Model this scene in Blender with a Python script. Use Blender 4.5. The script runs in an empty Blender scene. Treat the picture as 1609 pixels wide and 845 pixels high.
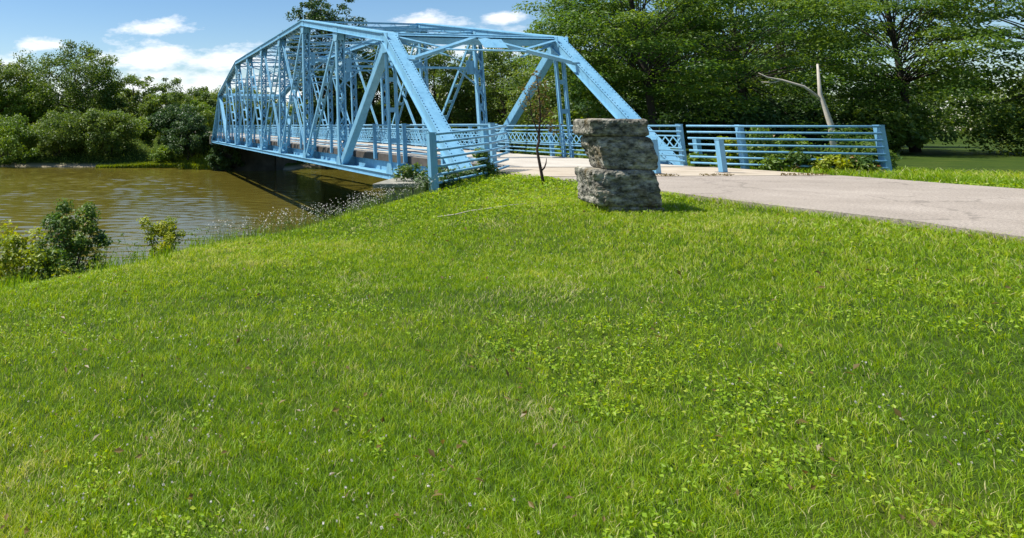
import bpy, math, random
import numpy as np
from mathutils import Vector, noise

rng = np.random.default_rng(7)
random.seed(7)
SC = bpy.context.scene
COL = SC.collection

# ------------------------------------------------------------------ camera
cam_d = bpy.data.cameras.new('camera')
cam = bpy.data.objects.new('camera', cam_d)
COL.objects.link(cam)
SC.camera = cam
YAW, PITCH, ROLL = 0.1349, 0.2051, 0.0053
_cy, _sy, _cp, _sp = math.cos(YAW), math.sin(YAW), math.cos(PITCH), math.sin(PITCH)
F_ = Vector((_sy*_cp, _cy*_cp, _sp))
R_ = Vector((_cy, -_sy, 0))
U_ = R_.cross(F_)
c_, s_ = math.cos(ROLL), math.sin(ROLL)
CR = R_*c_ + U_*s_
CU = U_*c_ - R_*s_
from mathutils import Matrix
CAM = Vector((-7.971, -15.977, 1.588))
cam.matrix_world = Matrix(((CR.x, CU.x, -F_.x, CAM.x), (CR.y, CU.y, -F_.y, CAM.y), (CR.z, CU.z, -F_.z, CAM.z), (0, 0, 0, 1)))
cam_d.sensor_width = 36
cam_d.sensor_fit = 'HORIZONTAL'
cam_d.lens = 1093.3/1609*36
cam_d.shift_x = 0.5 - 358.9/1609
cam_d.shift_y = (-29.3 - 422.5)/1609
cam_d.clip_start = 0.05
cam_d.clip_end = 3000

# ------------------------------------------------------------------ light
SUN_DIR = Vector((-0.46, 0.22, 1.0)).normalized()      # towards the sun
SUN_EL = math.asin(SUN_DIR.z)
SUN_AZ = math.atan2(SUN_DIR.x, SUN_DIR.y)
sl = bpy.data.lights.new('sun', 'SUN')
sl.energy = 5.0
sl.angle = math.radians(0.5)
sl.color = (1.0, 0.955, 0.88)
so = bpy.data.objects.new('sun', sl)
COL.objects.link(so)
so.rotation_euler = (-SUN_DIR).to_track_quat('-Z', 'Y').to_euler()

W = bpy.data.worlds.new('World')
SC.world = W
W.use_nodes = True
nt = W.node_tree
nt.nodes.clear()
def wn(t, **k):
    n = nt.nodes.new(t)
    for a, b in k.items(): setattr(n, a, b)
    return n
sky = wn('ShaderNodeTexSky', sky_type='NISHITA')
sky.sun_disc = False
sky.sun_elevation = SUN_EL
sky.sun_rotation = SUN_AZ
sky.altitude = 200
sky.air_density = 1.0
sky.dust_density = 0.6
sky.ozone_density = 2.5
bg = wn('ShaderNodeBackground')
bg.inputs['Strength'].default_value = 0.098
wo = wn('ShaderNodeOutputWorld')
L = nt.links.new
tc = wn('ShaderNodeTexCoord')
sep = wn('ShaderNodeSeparateXYZ')
L(tc.outputs['Generated'], sep.inputs[0])
def M(op, a, b=None, c=None, clamp=False):
    n = wn('ShaderNodeMath', operation=op, use_clamp=clamp)
    for i, v in enumerate((a, b, c)):
        if v is None: continue
        if isinstance(v, (int, float)): n.inputs[i].default_value = v
        else: L(v, n.inputs[i])
    return n.outputs[0]
az = M('MULTIPLY', M('ARCTAN2', sep.outputs[0], sep.outputs[1]), 57.2958)
el = M('MULTIPLY', M('ARCSINE', sep.outputs[2]), 57.2958)
nz = wn('ShaderNodeTexNoise')
mp = wn('ShaderNodeMapping')
mp.inputs['Scale'].default_value = (1, 1, 2.6)
L(tc.outputs['Generated'], mp.inputs[0]); L(mp.outputs[0], nz.inputs['Vector'])
nz.inputs['Scale'].default_value = 16
nz.inputs['Detail'].default_value = 9
nz.inputs['Roughness'].default_value = 0.62
nzv = nz.outputs['Fac']
# clouds: centre azimuth, elevation, half width, half height (degrees), strength
CL = [(-6.8, 6.3, 3.2, .75, 1.0), (2.0, 7.9, 3.0, .75, .95), (1.2, 5.5, 5.2, 1.35, 1.0), (8.0, 5.3, 6.0, 1.1, .9), (2.5, 3.2, 12.0, 1.5, .85), (-11, 4.6, 3.5, 1.0, .8),
      (24.2, 8.3, 3.0, .75, 1.0), (29.8, 8.3, 2.2, .55, 1.0), (29.0, 6.0, 9.0, 1.4, .8), (45, 12, 8, 1.8, .9), (-35, 10, 9, 2, .9), (-60, 14, 12, 3, .9), (70, 10, 14, 2.5, .8),
      (60, 24, 14, 4, .8), (-20, 24, 10, 3, .7), (120, 14, 25, 4, .9), (180, 12, 30, 4, .9), (-130, 12, 25, 4, .9), (15, 2.0, 40, 1.6, .75), (20, 34, 16, 6, .8), (-8, 40, 10, 5, .7), (38, 45, 9, 5, .7)]
tot = None
for (a0, e0, ha, he, st) in CL:
    da = M('DIVIDE', M('SUBTRACT', az, a0), ha)
    de = M('DIVIDE', M('SUBTRACT', el, e0), he)
    d2 = M('SQRT', M('ADD', M('MULTIPLY', da, da), M('MULTIPLY', de, de)))
    v = M('ADD', M('SUBTRACT', 1.0, d2), M('MULTIPLY', M('SUBTRACT', nzv, 0.5), 3.6))
    v = M('MULTIPLY', M('MULTIPLY', v, 1.15, clamp=True), st)
    tot = v if tot is None else M('MAXIMUM', tot, v)
mix = wn('ShaderNodeMix', data_type='RGBA')
L(tot, mix.inputs[0])
hs = wn('ShaderNodeHueSaturation')
hs.inputs['Saturation'].default_value = 1.22
hs.inputs['Value'].default_value = 1.0
L(sky.outputs[0], hs.inputs['Color'])
L(hs.outputs[0], mix.inputs[6])
mix.inputs[7].default_value = (8.7, 8.8, 9.0, 1)
L(mix.outputs[2], bg.inputs['Color'])
L(bg.outputs[0], wo.inputs['Surface'])

SC.view_settings.view_transform = 'Standard'
SC.view_settings.look = 'None'
SC.view_settings.gamma = 1
SC.view_settings.use_curve_mapping = False
SC.view_settings.exposure = 0.52
SC.cycles.max_bounces = 8
SC.cycles.transparent_max_bounces = 4
SC.cycles.sample_clamp_indirect = 6

# ------------------------------------------------------------------ helpers
def link(o, parent=None):
    COL.objects.link(o)
    if parent is not None: o.parent = parent
    return o

def tag(o, label=None, cat=None, group=None, kind=None):
    if label: o['label'] = label
    if cat: o['category'] = cat
    if group: o['group'] = group
    if kind: o['kind'] = kind
    return o

def thing(name, label, cat, loc=(0, 0, 0), group=None):
    o = bpy.data.objects.new(name, None)
    o.empty_display_size = 0.3
    o.location = loc
    link(o)
    return tag(o, label, cat, group)

def np_mesh(name, V, Fq, mats, tint=None, smooth=False, mat_idx=None, corners=4):
    V = np.asarray(V, dtype=np.float32); Fq = np.asarray(Fq, dtype=np.int32)
    me = bpy.data.meshes.new(name)
    me.vertices.add(len(V)); me.vertices.foreach_set('co', V.ravel())
    n = len(Fq)
    me.loops.add(n*corners); me.loops.foreach_set('vertex_index', Fq.ravel())
    me.polygons.add(n)
    me.polygons.foreach_set('loop_start', np.arange(0, n*corners, corners, dtype=np.int32))
    me.polygons.foreach_set('loop_total', np.full(n, corners, dtype=np.int32))
    if mat_idx is not None: me.polygons.foreach_set('material_index', np.asarray(mat_idx, dtype=np.int32))
    me.polygons.foreach_set('use_smooth', np.full(n, smooth, dtype=bool))
    for m in (mats if isinstance(mats, (list, tuple)) else [mats]): me.materials.append(m)
    if tint is not None:
        at = me.attributes.new('tint', 'FLOAT', 'POINT')
        at.data.foreach_set('value', np.asarray(tint, dtype=np.float32))
    me.update(calc_edges=True)
    me.validate()
    return me

class MB:
    """collects boxes, bars and tubes; build() links them as ONE mesh object"""
    def __init__(s): s.v = []; s.f = []; s.m = []; s.sm = []
    def box(s, x0, x1, y0, y1, z0, z1, mi=0):
        b = len(s.v)
        s.v += [(x0,y0,z0),(x1,y0,z0),(x1,y1,z0),(x0,y1,z0),(x0,y0,z1),(x1,y0,z1),(x1,y1,z1),(x0,y1,z1)]
        for q in ((0,3,2,1),(4,5,6,7),(0,1,5,4),(1,2,6,5),(2,3,7,6),(3,0,4,7)):
            s.f.append([b+i for i in q]); s.m.append(mi); s.sm.append(False)
        return s
    def bar(s, a, b_, w, h, up=(1,0,0), mi=0):
        """box from a to b_, w along `up`-ish axis, h along the third axis"""
        a = Vector(a); b_ = Vector(b_); d = (b_-a).normalized()
        u = Vector(up); u = (u - d*u.dot(d))
        if u.length < 1e-4: u = d.orthogonal()
        u.normalize(); t = d.cross(u)
        k = len(s.v)
        for p in (a, b_):
            for (i, j) in ((-1,-1),(1,-1),(1,1),(-1,1)):
                s.v.append(tuple(p + u*(i*w/2) + t*(j*h/2)))
        for q in ((0,1,2,3),(7,6,5,4),(0,4,5,1),(1,5,6,2),(2,6,7,3),(3,7,4,0)):
            s.f.append([k+i for i in q]); s.m.append(mi); s.sm.append(False)
        return s
    def tube(s, pts, rad, n=8, mi=0, cap=True):
        pts = [Vector(p) for p in pts]
        if not isinstance(rad, (list, tuple)): rad = [rad]*len(pts)
        k = len(s.v); ref = None
        for i, p in enumerate(pts):
            d = (pts[min(i+1, len(pts)-1)] - pts[max(i-1, 0)]).normalized()
            if ref is None:
                ref = d.orthogonal().normalized()
            u = (ref - d*ref.dot(d)).normalized(); ref = u
            t = d.cross(u)
            for j in range(n):
                a = 2*math.pi*j/n
                s.v.append(tuple(p + (u*math.cos(a) + t*math.sin(a))*rad[i]))
        for i in range(len(pts)-1):
            for j in range(n):
                j2 = (j+1) % n
                s.f.append([k+i*n+j, k+i*n+j2, k+(i+1)*n+j2, k+(i+1)*n+j]); s.m.append(mi); s.sm.append(True)
        if cap:
            s.f.append([k+j for j in range(n)][::-1]); s.m.append(mi); s.sm.append(False)
            s.f.append([k+(len(pts)-1)*n+j for j in range(n)]); s.m.append(mi); s.sm.append(False)
        return s
    def poly(s, top, z0, z1, mi=0):
        k = len(s.v); n = len(top)
        s.v += [(x, y, z0) for x, y in top] + [(x, y, z1) for x, y in top]
        s.f.append([k+i for i in range(n)][::-1]); s.f.append([k+n+i for i in range(n)])
        for i in range(n):
            j = (i+1) % n
            s.f.append([k+i, k+j, k+n+j, k+n+i])
        s.m += [mi]*(n+2); s.sm += [False]*(n+2)
        return s
    def build(s, name, mats, parent=None, bevel=0.0):
        me = bpy.data.meshes.new(name)
        me.from_pydata(s.v, [], s.f)
        for m in (mats if isinstance(mats, (list, tuple)) else [mats]): me.materials.append(m)
        me.polygons.foreach_set('material_index', s.m)
        me.polygons.foreach_set('use_smooth', s.sm)
        me.update()
        o = link(bpy.data.objects.new(name, me), parent)
        if bevel:
            b = o.modifiers.new('bevel', 'BEVEL'); b.width = bevel; b.segments = 2; b.limit_method = 'ANGLE'
        return o

def dup(root, loc, rz=0.0, scale=(1, 1, 1), label=None, name=None):
    r = root.copy()
    if name: r.name = name
    COL.objects.link(r); r.location = loc; r.rotation_euler = (0, 0, rz); r.scale = scale
    if label: r['label'] = label
    for ch in list(root.children):
        c = ch.copy(); COL.objects.link(c); c.parent = r
        for g in list(ch.children):
            d = g.copy(); COL.objects.link(d); d.parent = c
    return r

# ------------------------------------------------------------------ materials
def new_mat(name):
    m = bpy.data.materials.new(name); m.use_nodes = True
    n = m.node_tree; n.nodes.clear()
    out = n.nodes.new('ShaderNodeOutputMaterial')
    return m, n, out
def node(n, t, **k):
    x = n.nodes.new(t)
    for a, b in k.items():
        if a in x.inputs: x.inputs[a].default_value = b
        else: setattr(x, a, b)
    return x
def ramp(n, fac, stops):
    r = n.nodes.new('ShaderNodeValToRGB')
    e = r.color_ramp.elements
    while len(e) > 1: e.remove(e[-1])
    e[0].position = stops[0][0]; e[0].color = (*stops[0][1], 1)
    for p, c in stops[1:]:
        x = e.new(p); x.color = (*c, 1)
    n.links.new(fac, r.inputs[0])
    return r
def noise_n(n, scale, detail=6, rough=.6, coord='Object', stretch=None, dist=0.0):
    t = n.nodes.new('ShaderNodeTexCoord')
    x = n.nodes.new('ShaderNodeTexNoise')
    x.inputs['Scale'].default_value = scale; x.inputs['Detail'].default_value = detail
    x.inputs['Roughness'].default_value = rough; x.inputs['Distortion'].default_value = dist
    src = t.outputs[coord]
    if stretch:
        mm = n.nodes.new('ShaderNodeMapping'); mm.inputs['Scale'].default_value = stretch
        n.links.new(src, mm.inputs[0]); src = mm.outputs[0]
    n.links.new(src, x.inputs['Vector'])
    return x
def bump(n, h, strength, dist, bsdf):
    b = n.nodes.new('ShaderNodeBump'); b.inputs['Strength'].default_value = strength; b.inputs['Distance'].default_value = dist
    n.links.new(h, b.inputs['Height']); n.links.new(b.outputs[0], bsdf.inputs['Normal'])
    return b

def surf_mat(name, stops, scale, rough=.9, bscale=None, bstr=.3, bdist=.02, stretch=None, detail=8, spec=.3, coord='Object'):
    m, n, out = new_mat(name)
    p = node(n, 'ShaderNodeBsdfPrincipled'); p.inputs['Roughness'].default_value = rough
    p.inputs['Specular IOR Level'].default_value = spec
    nn = noise_n(n, scale, detail, .65, coord, stretch)
    r = ramp(n, nn.outputs['Fac'], stops)
    n.links.new(r.outputs[0], p.inputs['Base Color'])
    if bscale:
        b2 = noise_n(n, bscale, 8, .7, coord, stretch)
        bump(n, b2.outputs['Fac'], bstr, bdist, p)
    n.links.new(p.outputs[0], out.inputs[0])
    return m

def leaf_mat(name, stops, trans=.32, rough=.45, spec=.4):
    m, n, out = new_mat(name)
    a = n.nodes.new('ShaderNodeAttribute'); a.attribute_name = 'tint'
    oi = n.nodes.new('ShaderNodeObjectInfo')
    ad = n.nodes.new('ShaderNodeMath'); ad.operation = 'MULTIPLY_ADD'
    n.links.new(oi.outputs['Random'], ad.inputs[0]); ad.inputs[1].default_value = .16; n.links.new(a.outputs['Fac'], ad.inputs[2])
    r = ramp(n, ad.outputs[0], stops)
    p = node(n, 'ShaderNodeBsdfPrincipled'); p.inputs['Roughness'].default_value = rough
    p.inputs['Specular IOR Level'].default_value = spec
    t = n.nodes.new('ShaderNodeBsdfTranslucent')
    hs2 = n.nodes.new('ShaderNodeHueSaturation'); hs2.inputs['Hue'].default_value = .485; hs2.inputs['Value'].default_value = 1.5; hs2.inputs['Saturation'].default_value = 1.1
    n.links.new(r.outputs[0], hs2.inputs['Color'])
    n.links.new(r.outputs[0], p.inputs['Base Color']); n.links.new(hs2.outputs[0], t.inputs['Color'])
    mx = n.nodes.new('ShaderNodeMixShader'); mx.inputs[0].default_value = trans
    n.links.new(p.outputs[0], mx.inputs[1]); n.links.new(t.outputs[0], mx.inputs[2])
    n.links.new(mx.outputs[0], out.inputs[0])
    return m

# blue paint, with faint chalking and rust freckles
def paint_mat():
    m, n, out = new_mat('blue_paint')
    p = node(n, 'ShaderNodeBsdfPrincipled')
    n1 = noise_n(n, 1.3, 8, .7)
    r = ramp(n, n1.outputs['Fac'], [(.25, (.145, .35, .52)), (.5, (.185, .42, .59)), (.75, (.25, .49, .66))])
    n2 = noise_n(n, 9, 8, .75)
    r2 = ramp(n, n2.outputs['Fac'], [(.0, (0, 0, 0)), (.66, (0, 0, 0)), (.74, (1, 1, 1))])
    mx = n.nodes.new('ShaderNodeMix'); mx.data_type = 'RGBA'
    n.links.new(r2.outputs[0], mx.inputs[0]); n.links.new(r.outputs[0], mx.inputs[6]); mx.inputs[7].default_value = (.13, .15, .15, 1)
    n4 = noise_n(n, 7, 6, .7, stretch=(1, 1, .12))
    r4 = ramp(n, n4.outputs['Fac'], [(.32, (.74, .77, .80)), (.5, (1, 1, 1)), (.72, (1.07, 1.05, 1.03))])
    m4 = n.nodes.new('ShaderNodeMix'); m4.data_type = 'RGBA'; m4.blend_type = 'MULTIPLY'; m4.inputs[0].default_value = 1
    n.links.new(mx.outputs[2], m4.inputs[6]); n.links.new(r4.outputs[0], m4.inputs[7])
    n5 = noise_n(n, 3.1, 9, .78)
    r5 = ramp(n, n5.outputs['Fac'], [(.0, (0, 0, 0)), (.70, (0, 0, 0)), (.75, (.85, .85, .85))])
    m5 = n.nodes.new('ShaderNodeMix'); m5.data_type = 'RGBA'
    n.links.new(r5.outputs[0], m5.inputs[0]); n.links.new(m4.outputs[2], m5.inputs[6]); m5.inputs[7].default_value = (.16, .085, .05, 1)
    n.links.new(m5.outputs[2], p.inputs['Base Color'])
    p.inputs['Roughness'].default_value = .48
    p.inputs['Specular IOR Level'].default_value = .35
    n3 = noise_n(n, 14, 4, .6)
    bump(n, n3.outputs['Fac'], .12, .01, p)
    n.links.new(p.outputs[0], out.inputs[0])
    return m
PAINT = paint_mat()
RIVET = surf_mat('rivet_paint', [(.3, (.05, .12, .20)), (.7, (.10, .22, .34))], 8, .5)
CONC = surf_mat('pale_concrete', [(.25, (.30, .25, .18)), (.5, (.42, .355, .265)), (.62, (.46, .40, .31)), (.8, (.52, .46, .37))], 1.6, .9, 60, .35, .01)
DECKM = surf_mat('deck_concrete', [(.25, (.36, .32, .26)), (.55, (.47, .43, .36)), (.8, (.53, .49, .41))], 1.1, .9, 50, .3, .01)
OLDC = surf_mat('old_concrete', [(.25, (.11, .115, .09)), (.45, (.22, .22, .18)), (.6, (.34, .32, .26)), (.8, (.44, .41, .34))], 3.5, .95, 22, .6, .03)
DARKC = surf_mat('shade_toned_concrete', [(.25, (.035, .035, .028)), (.5, (.07, .068, .052)), (.8, (.13, .12, .09))], 1.2, .95, 12, .6, .04)  # far abutment concrete, under-bridge shade put into its darker colour
EDGEM = surf_mat('dark_brown_fascia', [(.3, (.055, .045, .036)), (.7, (.12, .10, .08))], 2.5, .9)  # deck edge strips, a darker brown than the deck concrete
def road_mat():
    m, n, out = new_mat('aged_asphalt')
    p = node(n, 'ShaderNodeBsdfPrincipled'); p.inputs['Roughness'].default_value = .92
    a = noise_n(n, .8, 6, .6); b = noise_n(n, 38, 7, .85)
    ra = ramp(n, a.outputs['Fac'], [(.3, (.27, .23, .185)), (.7, (.37, .32, .265))])
    rb = ramp(n, b.outputs['Fac'], [(.36, (.30, .30, .31)), (.5, (1, 1, 1)), (.64, (1.5, 1.47, 1.4))])
    mx = n.nodes.new('ShaderNodeMix'); mx.data_type = 'RGBA'; mx.blend_type = 'MULTIPLY'; mx.inputs[0].default_value = 1
    n.links.new(ra.outputs[0], mx.inputs[6]); n.links.new(rb.outputs[0], mx.inputs[7])
    n.links.new(mx.outputs[2], p.inputs['Base Color'])
    tcx = n.nodes.new('ShaderNodeTexCoord'); dn = noise_n(n, 1.4, 5, .6)
    vm = n.nodes.new('ShaderNodeMix'); vm.data_type = 'RGBA'; vm.blend_type = 'ADD'; vm.inputs[0].default_value = .8
    n.links.new(tcx.outputs['Object'], vm.inputs[6]); n.links.new(dn.outputs['Color'], vm.inputs[7])
    vo = n.nodes.new('ShaderNodeTexVoronoi'); vo.feature = 'DISTANCE_TO_EDGE'; vo.inputs['Scale'].default_value = .42
    n.links.new(vm.outputs[2], vo.inputs['Vector'])
    rv = ramp(n, vo.outputs['Distance'], [(.0, (.30, .29, .27)), (.006, (.45, .44, .42)), (.011, (1, 1, 1))])
    m3 = n.nodes.new('ShaderNodeMix'); m3.data_type = 'RGBA'; m3.blend_type = 'MULTIPLY'; m3.inputs[0].default_value = .5
    n.links.new(mx.outputs[2], m3.inputs[6]); n.links.new(rv.outputs[0], m3.inputs[7])
    n.links.new(m3.outputs[2], p.inputs['Base Color'])
    bump(n, b.outputs['Fac'], .5, .012, p)
    n.links.new(p.outputs[0], out.inputs[0])
    return m
ROAD = road_mat()
DARKSTEEL = surf_mat('bearing_steel', [(.3, (.04, .05, .06)), (.7, (.10, .13, .16))], 5, .6)
BARK = surf_mat('bark', [(.3, (.025, .020, .015)), (.6, (.060, .050, .038)), (.8, (.10, .085, .07))], 6, .95, 18, .7, .03, stretch=(1, 1, .25))
DEADBARK = surf_mat('dead_bark', [(.3, (.030, .018, .014)), (.8, (.085, .055, .045))], 12, .9)
PALEBARK = surf_mat('pale_bark', [(.3, (.38, .34, .27)), (.8, (.60, .55, .46))], 9, .9)
STONE = None
def stone_mat():
    m, n, out = new_mat('weathered_limestone')
    p = node(n, 'ShaderNodeBsdfPrincipled'); p.inputs['Roughness'].default_value = .93; p.inputs['Specular IOR Level'].default_value = .25
    a = noise_n(n, 4.5, 10, .7, stretch=(1, 1, 2.4)); b = noise_n(n, 11, 8, .7, stretch=(1, 1, 1.6))
    c = noise_n(n, 2.3, 5, .6)
    ra = ramp(n, a.outputs['Fac'], [(.30, (.035, .037, .03)), (.42, (.14, .135, .11)), (.52, (.32, .30, .24)), (.65, (.54, .50, .41)), (.85, (.68, .64, .55))])
    rb = ramp(n, b.outputs['Fac'], [(.38, (.20, .20, .20)), (.5, (.85, .85, .85)), (.66, (1.3, 1.3, 1.3))])
    mx = n.nodes.new('ShaderNodeMix'); mx.data_type = 'RGBA'; mx.blend_type = 'MULTIPLY'; mx.inputs[0].default_value = .9
    n.links.new(ra.outputs[0], mx.inputs[6]); n.links.new(rb.outputs[0], mx.inputs[7])
    rc = ramp(n, c.outputs['Fac'], [(.52, (0, 0, 0)), (.66, (.7, .7, .7))])
    m2 = n.nodes.new('ShaderNodeMix'); m2.data_type = 'RGBA'
    n.links.new(rc.outputs[0], m2.inputs[0]); n.links.new(mx.outputs[2], m2.inputs[6]); m2.inputs[7].default_value = (.15, .105, .04, 1)
    n.links.new(m2.outputs[2], p.inputs['Base Color'])
    d = noise_n(n, 26, 10, .75, stretch=(1, 1, 2))
    bump(n, d.outputs['Fac'], .9, .03, p)
    n.links.new(p.outputs[0], out.inputs[0])
    return m
STONE = stone_mat()

LEAF_FAR = leaf_mat('broadleaf_foliage', [(.0, (.045, .085, .015)), (.35, (.082, .145, .022)), (.7, (.135, .205, .030)), (1.1, (.20, .25, .038))], .40)
LEAF_LIGHT = leaf_mat('light_foliage', [(.0, (.06, .12, .015)), (.5, (.12, .21, .022)), (1.0, (.20, .27, .03))], .38)
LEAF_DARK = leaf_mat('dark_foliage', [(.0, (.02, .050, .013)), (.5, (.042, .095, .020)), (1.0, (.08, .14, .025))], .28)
LEAF_LOC = leaf_mat('feathery_foliage', [(.0, (.040, .088, .015)), (.5, (.090, .175, .024)), (1.0, (.18, .26, .035))], .46)
LEAF_YEL = leaf_mat('yellow_green_foliage', [(.0, (.10, .17, .012)), (.5, (.24, .30, .015)), (1.0, (.42, .42, .02))], .40)
LEAF_BUSH = leaf_mat('shrub_foliage', [(.0, (.035, .085, .015)), (.5, (.075, .15, .022)), (.9, (.18, .25, .035)), (1.1, (.28, .12, .05))], .38)
LEAF_DRY = leaf_mat('withered_foliage', [(.0, (.10, .07, .02)), (.5, (.19, .14, .035)), (1.0, (.16, .17, .03))], .35)
GRASSM = leaf_mat('grass_blades', [(.0, (.060, .125, .008)), (.35, (.145, .27, .010)), (.7, (.27, .41, .016)), (.86, (.42, .47, .05)), (1.0, (.66, .60, .30))], .42, .5, .3)
FLOWER = leaf_mat('white_petals', [(.0, (.42, .38, .30)), (1.0, (.66, .64, .60))], .3)
STEMM = leaf_mat('green_stems', [(.0, (.10, .16, .03)), (1.0, (.20, .26, .06))], .2)

def ground_mat():
    m, n, out = new_mat('soil_and_turf')
    p = node(n, 'ShaderNodeBsdfPrincipled'); p.inputs['Roughness'].default_value = .95; p.inputs['Specular IOR Level'].default_value = .1
    a = noise_n(n, 1.1, 8, .65); b = noise_n(n, 14, 6, .7)
    ra = ramp(n, a.outputs['Fac'], [(.28, (.028, .052, .008)), (.5, (.045, .08, .010)), (.68, (.075, .10, .016)), (.8, (.15, .12, .06))])
    rb = ramp(n, b.outputs['Fac'], [(.3, (.5, .5, .45)), (.6, (1, 1, 1)), (.8, (1.3, 1.25, 1.1))])
    mx = n.nodes.new('ShaderNodeMix'); mx.data_type = 'RGBA'; mx.blend_type = 'MULTIPLY'; mx.inputs[0].default_value = 1
    n.links.new(ra.outputs[0], mx.inputs[6]); n.links.new(rb.outputs[0], mx.inputs[7])
    # bare mud near and below the waterline (by height above the river)
    g = n.nodes.new('ShaderNodeNewGeometry'); sp = n.nodes.new('ShaderNodeSeparateXYZ'); n.links.new(g.outputs['Position'], sp.inputs[0])
    mr = n.nodes.new('ShaderNodeMapRange'); mr.inputs['From Min'].default_value = -2.65; mr.inputs['From Max'].default_value = -2.35
    n.links.new(sp.outputs[2], mr.inputs[0])
    m2 = n.nodes.new('ShaderNodeMix'); m2.data_type = 'RGBA'
    n.links.new(mr.outputs[0], m2.inputs[0]); m2.inputs[6].default_value = (.30, .26, .18, 1); n.links.new(mx.outputs[2], m2.inputs[7])
    n.links.new(m2.outputs[2], p.inputs['Base Color'])
    bump(n, b.outputs['Fac'], .6, .05, p)
    n.links.new(p.outputs[0], out.inputs[0])
    return m
GROUND = ground_mat()

def water_mat():
    m, n, out = new_mat('muddy_water')
    p = node(n, 'ShaderNodeBsdfPrincipled')
    a = noise_n(n, .05, 4, .5, stretch=(1, .6, 1))
    ra = ramp(n, a.outputs['Fac'], [(.3, (.096, .080, .013)), (.7, (.128, .106, .017))])
    n.links.new(ra.outputs[0], p.inputs['Base Color'])
    p.inputs['Roughness'].default_value = .06
    p.inputs['IOR'].default_value = 1.333
    p.inputs['Specular IOR Level'].default_value = .5
    w0 = noise_n(n, .55, 4, .6, stretch=(.30, 1.0, 1), dist=.8)
    w1 = noise_n(n, 1.7, 5, .6, stretch=(.45, 1.5, 1), dist=.6)
    w2 = noise_n(n, 6.5, 3, .5, stretch=(.6, 1.6, 1), dist=.4)
    big = noise_n(n, .06, 3, .5, stretch=(.8, 1.4, 1))
    rbig = ramp(n, big.outputs['Fac'], [(.35, (.12, .12, .12)), (.62, (1, 1, 1))])
    ad = n.nodes.new('ShaderNodeMath'); ad.operation = 'MULTIPLY_ADD'
    n.links.new(w2.outputs['Fac'], ad.inputs[0]); ad.inputs[1].default_value = .35; n.links.new(w1.outputs['Fac'], ad.inputs[2])
    ad0 = ad; ad = n.nodes.new('ShaderNodeMath'); ad.operation = 'MULTIPLY_ADD'
    n.links.new(w0.outputs['Fac'], ad.inputs[0]); ad.inputs[1].default_value = 2.6; n.links.new(ad0.outputs[0], ad.inputs[2])
    ml = n.nodes.new('ShaderNodeMath'); ml.operation = 'MULTIPLY'
    n.links.new(ad.outputs[0], ml.inputs[0]); n.links.new(rbig.outputs[0], ml.inputs[1])
    bump(n, ml.outputs[0], .5, .03, p)
    n.links.new(p.outputs[0], out.inputs[0])
    return m
WATER = water_mat()

# ------------------------------------------------------------------ ground, river, road
WL = -2.75
XZ = ([-400, -60, -18, -12, -8, -5.1, -3.4, -2.3, -1.5, -.3, 6.2, 7, 10, 20, 60, 400],
      [-1.5, -1.2, -.7, -.30, 0, .12, .29, .48, .55, .62, .62, .66, .6, .5, .5, .8])
CX = ([-400, -60, -18, -12, -10, -8.2, -6.8, -5.1, -4.2, -3.4, -2.6, -1.9, -1.2, -.6, -.35, -.1, 1, 6.4, 6.55, 8, 12, 20, 30, 60, 400],
      [-30, -26, -14.6, -10.6, -9.0, -7.85, -6.8, -5.65, -5.0, -4.3, -3.8, -3.2, -2.5, -2.0, -1.1, .1, .1, .1, 1.8, 3.0, 9, 26, 38, 40, 40])
BX = ([-400, -40, -15, -3, 0, 8, 12, 30, 60, 400], [72, 69, 61.3, 60.6, 57.5, 56.5, 61, 68, 83, 90])   # far waterline
def H(x, y):
    x = np.asarray(x, float); y = np.asarray(y, float)
    zr = np.interp(x, *XZ)
    yc = np.interp(x, *CX)
    s = np.maximum(0, y - yc)
    w = .9
    slope = np.interp(x, [-9, -3, -.5, 7, 9, 400], [.36, .40, .85, .85, .45, .45])
    near = zr - slope*(s - w*(1-np.exp(-s/w)))
    fy = np.interp(x, *BX)
    t = y - fy
    far = np.where(t < 0, -2.85 + t*.25, -2.75 + np.minimum(t, 3)*.10 + np.maximum(t-2.5, 0)*.42)
    kb = np.interp(x, [-5.5, -1.5, 8, 11], [0, 1, 1, 0])
    far_b = far*(1-kb) + kb*(-2.75 + np.maximum(t, 0)*1.0 + np.minimum(t, 0)*.4)
    far = np.minimum(far_b, .55 + .0*x)
    far = np.minimum(far, .62)
    z = np.where(y < 32, near, far)
    return np.maximum(z, -4.2)
def hz(x, y): return float(H(x, y))

def axis(lo, hi, dlo, dhi, step):
    a = list(np.arange(dlo, dhi+1e-6, step))
    k = step; v = dlo
    while v > lo: k *= 1.25; v -= k; a.insert(0, max(v, lo))
    k = step; v = dhi
    while v < hi: k = min(k*1.2, 2.5) if v < 110 else k*1.3; v += k; a.append(min(v, hi))
    return np.array(a)
gx = axis(-1500, 1500, -16, 12, .22); gy = axis(-400, 2500, -17, 8, .22)
GX, GY = np.meshgrid(gx, gy)
GZ = H(GX, GY)
GZ += np.where((GX < -.35) & (GY < 3) & (GX > -30), 1, .0)*(.018*np.sin(GX*1.7+GY*.9)+.014*np.sin(GX*.6-GY*2.3))
nx_, ny_ = len(gx), len(gy)
idx = np.arange(nx_*ny_).reshape(ny_, nx_)
Fq = np.stack([idx[:-1, :-1], idx[:-1, 1:], idx[1:, 1:], idx[1:, :-1]], -1).reshape(-1, 4)
me = np_mesh('ground', np.stack([GX, GY, GZ], -1).reshape(-1, 3), Fq, GROUND, smooth=True)
g = link(bpy.data.objects.new('ground', me)); tag(g, kind='structure')

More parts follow.
